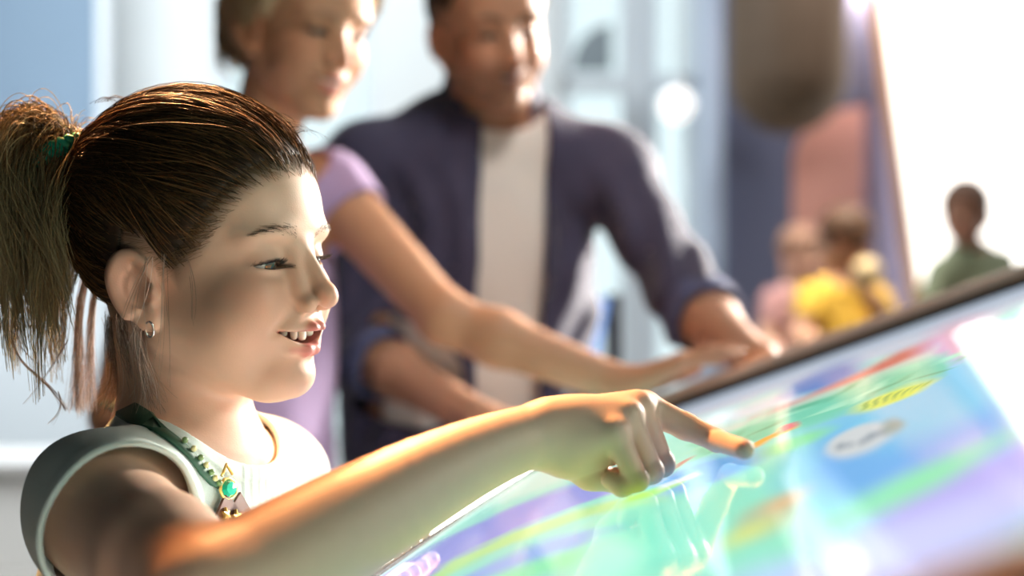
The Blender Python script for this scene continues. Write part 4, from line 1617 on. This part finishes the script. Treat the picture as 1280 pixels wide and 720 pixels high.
def build_room():
    wall = mat('plaster_white', (.74, .79, .80), rough=.8, noise=.04, nscale=3)
    dark = mat('plaster_grey', (.10, .11, .13), rough=.9, noise=.05, nscale=3)
    struct('floor', MB().box((-6, -3, -.1), (7, 14, 0)), mat('floor_pale', (.36, .35, .33), rough=.35, noise=.05, nscale=5))
    struct('ceiling', MB().box((-6, -3, 4.2), (7, 9.4, 4.3)), mat('ceiling_grey', (.12, .13, .14), rough=.9, noise=.03))
    struct('wall_left', MB().box((-6.1, -3, 0), (-6, 9.4, 4.2)), dark)
    struct('wall_right', MB().box((7, -3, 0), (7.1, 9.4, 4.2)), dark)
    struct('wall_front', MB().box((-6, -3.1, 0), (7, -3, 4.2)), dark)
    x0, x1, x2, x3 = bx(268), bx(470), bx(700), bx(872)
    zt, zs = 3.7, .35
    m = MB()
    m.box((-6, BD, 0), (x0, BD + .2, 4.2))
    m.box((x1, BD, 0), (x2, BD + .2, 4.2))
    m.box((x3, BD, 0), (7, BD + .2, 4.2))
    for a, b in ((x0, x1), (x2, x3)):
        m.box((a, BD, 0), (b, BD + .2, zs))
        m.box((a, BD, zt), (b, BD + .2, 4.2))
    struct('wall_back', m, wall)
    fr = mat('window_frame', (.72, .78, .82), rough=.5, noise=.03)
    gl = bpy.data.materials.new('pane_glass')
    gl.use_nodes = True
    nt = gl.node_tree
    nt.nodes.remove(nt.nodes['Principled BSDF'])
    tr, go, mx, lw = (nt.nodes.new('ShaderNode' + k) for k in ('BsdfTransparent', 'BsdfGlossy', 'MixShader', 'LayerWeight'))
    go.inputs['Roughness'].default_value = .03
    tr.inputs['Color'].default_value = (.93, .97, .97, 1)
    lw.inputs['Blend'].default_value = .3
    nt.links.new(lw.outputs['Fresnel'], mx.inputs[0])
    nt.links.new(tr.outputs[0], mx.inputs[1])
    nt.links.new(go.outputs[0], mx.inputs[2])
    nt.links.new(mx.outputs[0], nt.nodes['Material Output'].inputs[0])
    for i, (a, b, bars, rails) in enumerate(((x0, x1, (), (bz(-90),)), (x2, x3, (bx(800),), (bz(102),)))):
        w = root('window_%d' % (i + 1), ((a + b) / 2, BD + .1, zs), '', '')
        for k in ('label', 'category'):
            del w[k]
        w['kind'] = 'structure'
        f = MB()
        f.box((a, BD + .03, zs), (a + .06, BD + .15, zt), .01).box((b - .06, BD + .03, zs), (b, BD + .15, zt), .01)
        f.box((a, BD + .03, zs), (b, BD + .15, zs + .06), .01).box((a, BD + .03, zt - .06), (b, BD + .15, zt), .01)
        for x in bars:
            f.box((x - .10, BD + .02, zs), (x + .10, BD + .16, zt), .01)
        for z in rails:
            f.box((a, BD + .03, z - .045), (b, BD + .14, z + .045), .01)
        f.build('window_frame', fr, w)
        MB().box((a + .02, BD + .085, zs + .02), (b - .02, BD + .095, zt - .02)).build('window_pane', gl, w)
    # pale column right of the window
    col = MB().box((bx(868), BD - .35, 0), (bx(909), BD - .02, 4.2), .02)
    o = col.build('column', mat('column_blue_white', (.60, .70, .84), rough=.6, noise=.03))
    tag(o, 'pale blue square column beside the window behind the man', 'column')
    # blue-grey partition at the left
    pr = root('partition', (bx(0), BD - .6, 0), 'blue-grey partition panel behind the girl at the far left', 'partition')
    d = BD - .6
    k = d / BD
    zm = CAMZ + (HOR - 335) / FPX * d
    MB().box((-5.2, d, zm), (bx(122) * k, d + .06, 3.9), .01).build('upper_panel', mat('partition_blue', (.17, .25, .34), rough=.7, noise=.10, nscale=1.2), pr)
    MB().box((-5.2, d, .06), (bx(122) * k, d + .06, zm), .01).build('lower_panel', mat('partition_lit', (.62, .68, .72), rough=.7, noise=.06, nscale=1.2), pr)  # lower half coloured paler in place of light falling on it
    MB().box((bx(122) * k, d - .02, 0), (bx(134) * k, d + .08, 3.95), .008).build('post', fr, pr)
    MB().box((-5.2, d - .02, 0), (bx(122) * k, d + .08, .06), .008).build('foot_rail', fr, pr)
    # low white counter before it
    cr = root('counter', (bx(-60) * .8, 6.2, 0), 'low white counter at the far left behind the girl', 'counter')
    cx0, cx1 = (-420 - 640) / FPX * 6.2, (235 - 640) / FPX * 6.2
    zt2 = CAMZ + (HOR - 575) / FPX * 6.2
    MB().box((cx0, 6.2, zt2 - .04), (cx1, 6.75, zt2), .008).build('worktop', mat('counter_top', (.85, .85, .84), rough=.4, noise=.02), cr)
    MB().box((cx0 + .03, 6.24, 0), (cx1 - .03, 6.72, zt2 - .04), .004).build('cabinet', mat('counter_body', (.80, .79, .76), rough=.6, noise=.03), cr)
    # globe lamps by the window
    for (px, py, rad, d, lab) in ((846, 131, 21, 7.2, 'round white globe lamp hanging before the window, right of the man'),):
        c = P(px, py, d)
        r_ = rad / FPX * d
        g = root('globe_lamp', tuple(c), lab, 'lamp')
        th = np.linspace(.02, np.pi - .02, 20)
        MB().lathe(c, [(r_ * math.sin(x), r_ * math.cos(x)) for x in th], 28).build('globe', mat('lamp_glow', (.9, .9, .9), emit=(1, 1, .98), estr=1.2, noise=.01), g, smooth=True)
        MB().tube([c + A(0, 0, r_ * .95), A(c[0], c[1], 4.2)], .010, 8).build('stem', fr, g, smooth=True)
        MB().lathe(c + A(0, 0, r_ * .9), [(.045, 0), (.045, .04), (.012, .05)], 20).build('cap', fr, g, smooth=True)
    # quarter-round dark screen high up at the window
    q = MB()
    d = 7.5
    c = P(765, 88, d)
    R_ = 58 / FPX * d
    pts = [(0, 0)] + [(-R_ * .88 * math.cos(x), R_ * math.sin(x)) for x in np.linspace(0, np.pi / 2, 14)]
    n = len(pts)
    V = [c + A(x, y, z) for y in (0, .05) for x, z in pts]
    Q = [[0, i, i + 1, i + 1] for i in range(1, n - 1)] + [[n, n + i + 1, n + i, n + i] for i in range(1, n - 1)] + [[i, (i + 1) % n, n + (i + 1) % n, n + i] for i in range(n)]
    q.add(V, Q)
    sg = root('hanging_sign', tuple(c), 'grey quarter-round panel hanging high before the window, above the man\'s shoulder', 'sign panel')
    q.build('panel', mat('sign_grey', (.20, .25, .28), rough=.6, noise=.05), sg)
    for x in (-.02, -.12):
        MB().tube([c + A(x, .025, R_ * .7), A(c[0] + x, c[1] + .025, 4.2)], .004, 6).build('cable', fr, sg)
    # dark booth with a pink arch
    bd = root('exhibit_booth', (*P(1005, 400, 7.4)[:2], 0), 'dark grey-brown exhibit booth wall with a lit pink arch', 'booth')
    d = 7.4
    X = lambda px: (px - 640) / FPX * d
    Z = lambda py: CAMZ + (HOR - py) / FPX * d
    ax0, ax1, at = X(990), X(1091), Z(178)
    ar = (ax1 - ax0) * .62
    arch = [(ax0, 0), (ax0, at - .1)] + [(ax0 + (ax1 - ax0) * (1 - math.cos(x)) / 1.0 * 1.0 if False else ax1 - (ax1 - ax0) * math.cos(x), at - .1 + (Z(128) - at + .1) * math.sin(x)) for x in np.linspace(0, np.pi / 2, 14)] + [(ax1, 0)]
    outer = [(X(908), 0), (X(908), 4.1), (ax1, 4.1)]
    # wall with the arch cut out: quads between the arch line and the outline above it
    mb = MB()
    for y0, y1 in ((d, d + .14),):
        mb.box((X(908), y0, 0), (ax0, y1, 4.1), 0)
        for i in range(1, len(arch) - 2):
            (xa, za), (xb, zb) = arch[i], arch[i + 1]
            if xb - xa < 1e-6:
                continue
            V = [A(xa, y0, za), A(xb, y0, zb), A(xb, y0, 4.1), A(xa, y0, 4.1), A(xa, y1, za), A(xb, y1, zb), A(xb, y1, 4.1), A(xa, y1, 4.1)]
            mb.add(V, [[0, 1, 2, 3], [7, 6, 5, 4], [0, 4, 5, 1], [2, 6, 7, 3]])
    mb.build('booth_wall', mat('booth_grey', (.115, .125, .20), rough=.8, noise=.10, nscale=1.5), bd)
    MB().box((ax0 - .1, d + .30, 0), (ax1 + .1, d + .34, 3.0)).build('arch_backdrop', mat('backdrop_pink', (.78, .42, .34), rough=.8, noise=.05, nscale=4), bd)
    MB().box((ax1, d - .06, 0), (X(1168), d + .2, 4.1), .02).build('pillar', mat('pillar_lavender', (.28, .27, .42), rough=.7, noise=.05), bd)
    # brown drum hung from the ceiling before the booth
    c = P(985, 85, 6.9)
    dr = root('hanging_drum', (c[0], c[1], c[2]), 'big brown rounded drum hanging before the dark booth, above the pink arch', 'hanging drum')
    R_ = 74 / FPX * 6.9
    zb = CAMZ + (HOR - 168) / FPX * 6.9
    prof = [(.01, zb)] + [(R_ * math.sin(x), zb + .28 * (1 - math.cos(x))) for x in np.linspace(.2, np.pi / 2, 10)] + [(R_, 3.6), (R_ - .03, 3.62), (.01, 3.62)]
    MB().lathe(A(c[0], c[1], 0), prof, 48).build('shell', mat('drum_brown', (.125, .082, .050), rough=.7, noise=.15, nscale=6), dr, smooth=True)
    MB().tube([A(c[0], c[1], 3.6), A(c[0], c[1], 4.2)], .02, 10).build('rod', fr, dr)
    # leaning white light wall at the right
    d = 7.2
    X = lambda px: (px - 640) / FPX * d
    Z = lambda py: CAMZ + (HOR - py) / FPX * d
    lp = root('glowing_screen_wall', (X(1500), d, 0), 'huge glowing white panel leaning at the right behind the person in green', 'light panel')
    dx = (X(1150) - X(1100)) / (Z(0) - Z(360))
    z0, z1 = .05, 4.0
    xl = lambda z: X(1150) - dx * (z - Z(360))
    mb = MB()
    V = []
    for y in (d, d + .08):
        V += [A(xl(z0), y, z0), A(6.2, y, z0), A(6.2, y, z1), A(xl(z1), y, z1)]
    mb.add(V, [[0, 1, 2, 3], [7, 6, 5, 4], [0, 4, 5, 1], [1, 5, 6, 2], [2, 6, 7, 3], [3, 7, 4, 0]])
    mb.build('glowing_face', mat('panel_glow', (.9, .9, .88), emit=(1, .96, .89), estr=PANEL_E, noise=.01), lp)
    MB().tube([A(xl(z0) - .02, d + .02, 0), A(xl(z1) - .02, d + .02, z1)], .035, 10).build('edge_spill', mat('spill_orange', (.75, .42, .18), rough=.5, noise=.05), lp)  # orange tube stands in for warm glow spilling past the panel's edge
    # made-up slim stand; its glowing strip stands in for a blue lit edge
    s0 = P(766, 400, 3.3)
    st = root('streak_stand', (s0[0], s0[1], 0), 'slim dark stand with a blue light strip seen under the man\'s left arm', 'stand')
    mk = mat('stand_dark', (.06, .06, .07), rough=.4, noise=.05)
    MB().box((s0[0] - .018, s0[1] - .018, .02), (s0[0] + .018, s0[1] + .018, 1.16), .004).build('post', mk, st)
    MB().lathe(A(s0[0], s0[1], 0), [(.001, 0), (.17, 0), (.17, .015), (.03, .03), (.03, .05)], 28).build('base', mk, st, smooth=False)
    a, b = P(737, 470, 3.22), P(756, 372, 3.22)
    MB().tube([a, b], .011, 10).build('blue_streak', mat('strip_blue', (.3, .5, .9), emit=(.25, .45, .95), estr=.9, noise=.01), st)
    for p in (a * .8 + b * .2, b * .8 + a * .2):
        MB().tube([p, A(s0[0], s0[1], p[2])], .006, 8).build('bracket', mk, st)


def build_far():
    # child in yellow before the arch, holding a pale ball
    d = 5.2
    sc = 1778 / d
    c = P(1058, 300, d)
    N = P(1052, 352, d + .02)
    kid = dict(width=.15, scale=(1.02, 1.02, 1.06))
    hip = A(N[0] - .02, N[1] + .03, .70)
    rs, ls = P(1015, 372, d - .02), P(1092, 372, d + .06)
    re, rw = P(1000, 425, d - .10), P(1050, 440, d - .24)
    le, lw = P(1118, 420, d + .0), P(1092, 372, d - .20)
    far_person('child in a yellow shirt with brown hair, standing before the pink arch', -60, (-25, 18, 0), c, N, hip, rs, ls, re, rw, le, lw,
               (.52, .29, .19), (.085, .042, .022), (.72, .46, .06), longhair=True, hands=[(rw, A(.8, -.3, .1), A(.1, -.2, 1), A(.2, .6, .6), dict(curl=.3, s=.8)), (lw, A(-.5, -.3, .3), A(0, 1, .2), A(-.3, 0, 1), dict(curl=.3, s=.8))], **kid)
    b = P(1084, 340, d - .30)
    th = np.linspace(.02, np.pi - .02, 16)
    o = MB().lathe(b, [(.050 * math.sin(x), .050 * math.cos(x)) for x in th], 24).build('ball', mat('ball_cream', (.85, .66, .36), rough=.4, noise=.08, nscale=30), smooth=True)
    tag(o, 'pale cream ball held up by the child in yellow', 'ball')
    # someone in pink half hidden behind
    d = 5.9
    c = P(1000, 318, d)
    N = P(1000, 358, d + .03)
    hip = A(N[0], N[1] + .03, .66)
    rs, ls = P(968, 378, d), P(1030, 378, d + .05)
    re, rw = P(955, 430, d - .05), P(985, 455, d - .22)
    le, lw = P(1050, 430, d), P(1040, 460, d - .2)
    far_person('person in a dusky pink top standing left of the child in yellow', -70, (-60, 12, 0), c, N, hip, rs, ls, re, rw, le, lw,
               (.58, .36, .28), (.30, .17, .12), (.50, .28, .29), hands=[(rw, A(.5, -.5, .1), A(0, 0, 1), A(.6, .5, 0), dict(curl=.3, s=.8)), (lw, A(-.3, -.6, .1), A(0, 0, 1), A(-.6, .5, 0), dict(curl=.3, s=.8))], **kid)
    # person in green before the light panel
    d = 6.2
    c = P(1207, 268, d)
    N = P(1212, 308, d + .03)
    hip = A(N[0] + .02, N[1] + .04, .88)
    rs, ls = P(1178, 338, d - .05), P(1252, 330, d + .08)
    re, rw = P(1150, 395, d - .1), P(1200, 420, d - .25)
    le, lw = P(1276, 400, d + .0), P(1246, 440, d - .2)
    far_person('person in a grey-green shirt seen against the glowing white panel', -80, (-120, 8, 0), c, N, hip, rs, ls, re, rw, le, lw,
               (.40, .21, .14), (.10, .050, .030), (.27, .33, .22), sleeve=.75, width=.185, scale=(1.32, 1.30, 1.34),
               hands=[(rw, A(.6, -.4, -.1), A(0, 0, 1), A(.4, .6, 0), dict(curl=.3, s=.9)), (lw, A(-.4, -.4, -.2), A(0, 0, 1), A(-.4, .6, 0), dict(curl=.3, s=.9))])


# ------------------------------------------------------------------ light and camera
def area(name, loc, tgt, size, power, col=(1, 1, 1), sy=None, spread=180):
    l = bpy.data.lights.new(name, 'AREA')
    l.size = size
    if sy:
        l.shape = 'RECTANGLE'
        l.size_y = sy
    l.energy = power
    l.color = col
    l.spread = math.radians(spread)
    o = bpy.data.objects.new(name, l)
    COL.objects.link(o)
    o.location = loc
    o.rotation_euler = (Vector(tgt) - Vector(loc)).to_track_quat('-Z', 'Y').to_euler()
    return o


def build_light():
    w = bpy.data.worlds.new('world')
    SC.world = w
    w.use_nodes = True
    bg = w.node_tree.nodes['Background']
    bg.inputs[0].default_value = (.86, .96, 1.0, 1)
    bg.inputs[1].default_value = 1.25
    hd = tuple(GT)
    area('added_key_right', (1.35, 2.55, 1.32), hd, .5, KEY, (1, .95, .86), spread=50)  # unseen lamp added to strengthen the key light on the girl
    area('spot_above', (-.35, 2.45, 3.1), (-.12, .92, 1.05), .35, TOP, (1, .44, .16), spread=40)
    area('ceiling_light_back', (-1.5, 5.6, 4.1), (-1.5, 8.2, 1.2), 2.5, WASH, (.92, .97, 1), sy=1.0)
    area('ceiling_light_arch', (2.2, 5.9, 4.1), (1.9, 7.6, 1.2), 1.2, WASH * .4, (1, .9, .85))
    area('added_counter_light', (-2.4, 4.9, 4.0), (-2.4, 6.6, .8), 1.0, 32, (.95, .98, 1), spread=80)  # extra lamp, put in only to whiten the counter
    area('arch_light', (1.75, 7.48, 2.9), (1.75, 7.7, 1.2), .3, 60, (1, .85, .75))
    area('added_far_fill', (1.15, 4.5, 4.0), (1.1, 5.3, 1.1), .5, 22, (1, .88, .72), spread=50)  # unseen lamp added to brighten the child in yellow
    area('added_adult_fill', (.9, 3.6, 4.0), (0, 2.1, 1.2), .8, ADULT, (1, .93, .85))  # added fill that lifts the man's shirt, no fitting there
    area('added_hair_light', (-.75, 2.5, 3.0), tuple(gw((-.02, 0, .09))), .2, HAIR, (1, .5, .2), spread=16)  # second narrow lamp, added to warm the top of the hair
    area('added_face_fill', (.78, .60, 1.24), hd, .22, FACE_FILL, (1, .97, .88), spread=70)  # invented out-of-frame fill for the girl's face, no lamp on the table
    area('added_front_fill', (.9, .5, 3.6), (-.02, 2.2, 1.25), .5, FRONT, (1, .95, .9), spread=34)  # narrow front fill added for the man and woman
    area('added_adult_rim', (2.7, 4.3, 2.3), (-.1, 2.05, 1.4), .5, SIDE, (1, .93, .84), spread=36)  # added lamp standing in for the panel's rim light on the adults
    cam = bpy.data.cameras.new('camera')
    cam.lens, cam.sensor_width = 50, 36
    cam.shift_y = 40 / 1280
    cam.dof.use_dof = True
    cam.dof.focus_distance = .93
    cam.dof.aperture_fstop = 2.8
    cam.clip_start = .02
    co = bpy.data.objects.new('camera', cam)
    COL.objects.link(co)
    co.location = (0, 0, CAMZ)
    co.rotation_euler = (math.pi / 2, 0, 0)
    SC.camera = co
    SC.view_settings.view_transform = 'Standard'
    SC.view_settings.look = 'None'
    SC.view_settings.exposure = 0
    SC.view_settings.gamma = 1
    SC.view_settings.use_curve_mapping = False
    SC.cycles.use_denoising = True
    SC.cycles.max_bounces = 8
    SC.cycles.transparent_max_bounces = 12
SCREEN_E, PANEL_E, KEY, TOP, WASH, ADULT, SIDE, LIP_E, FACE_FILL, FRONT, HAIR = 1.3, 2.5, 3, 8, 200, 14, 36, 12, 1.2, 2.2, 3.2
build_room()
build_table()
build_girl(True)
build_woman()
build_man()
build_far()
build_light()
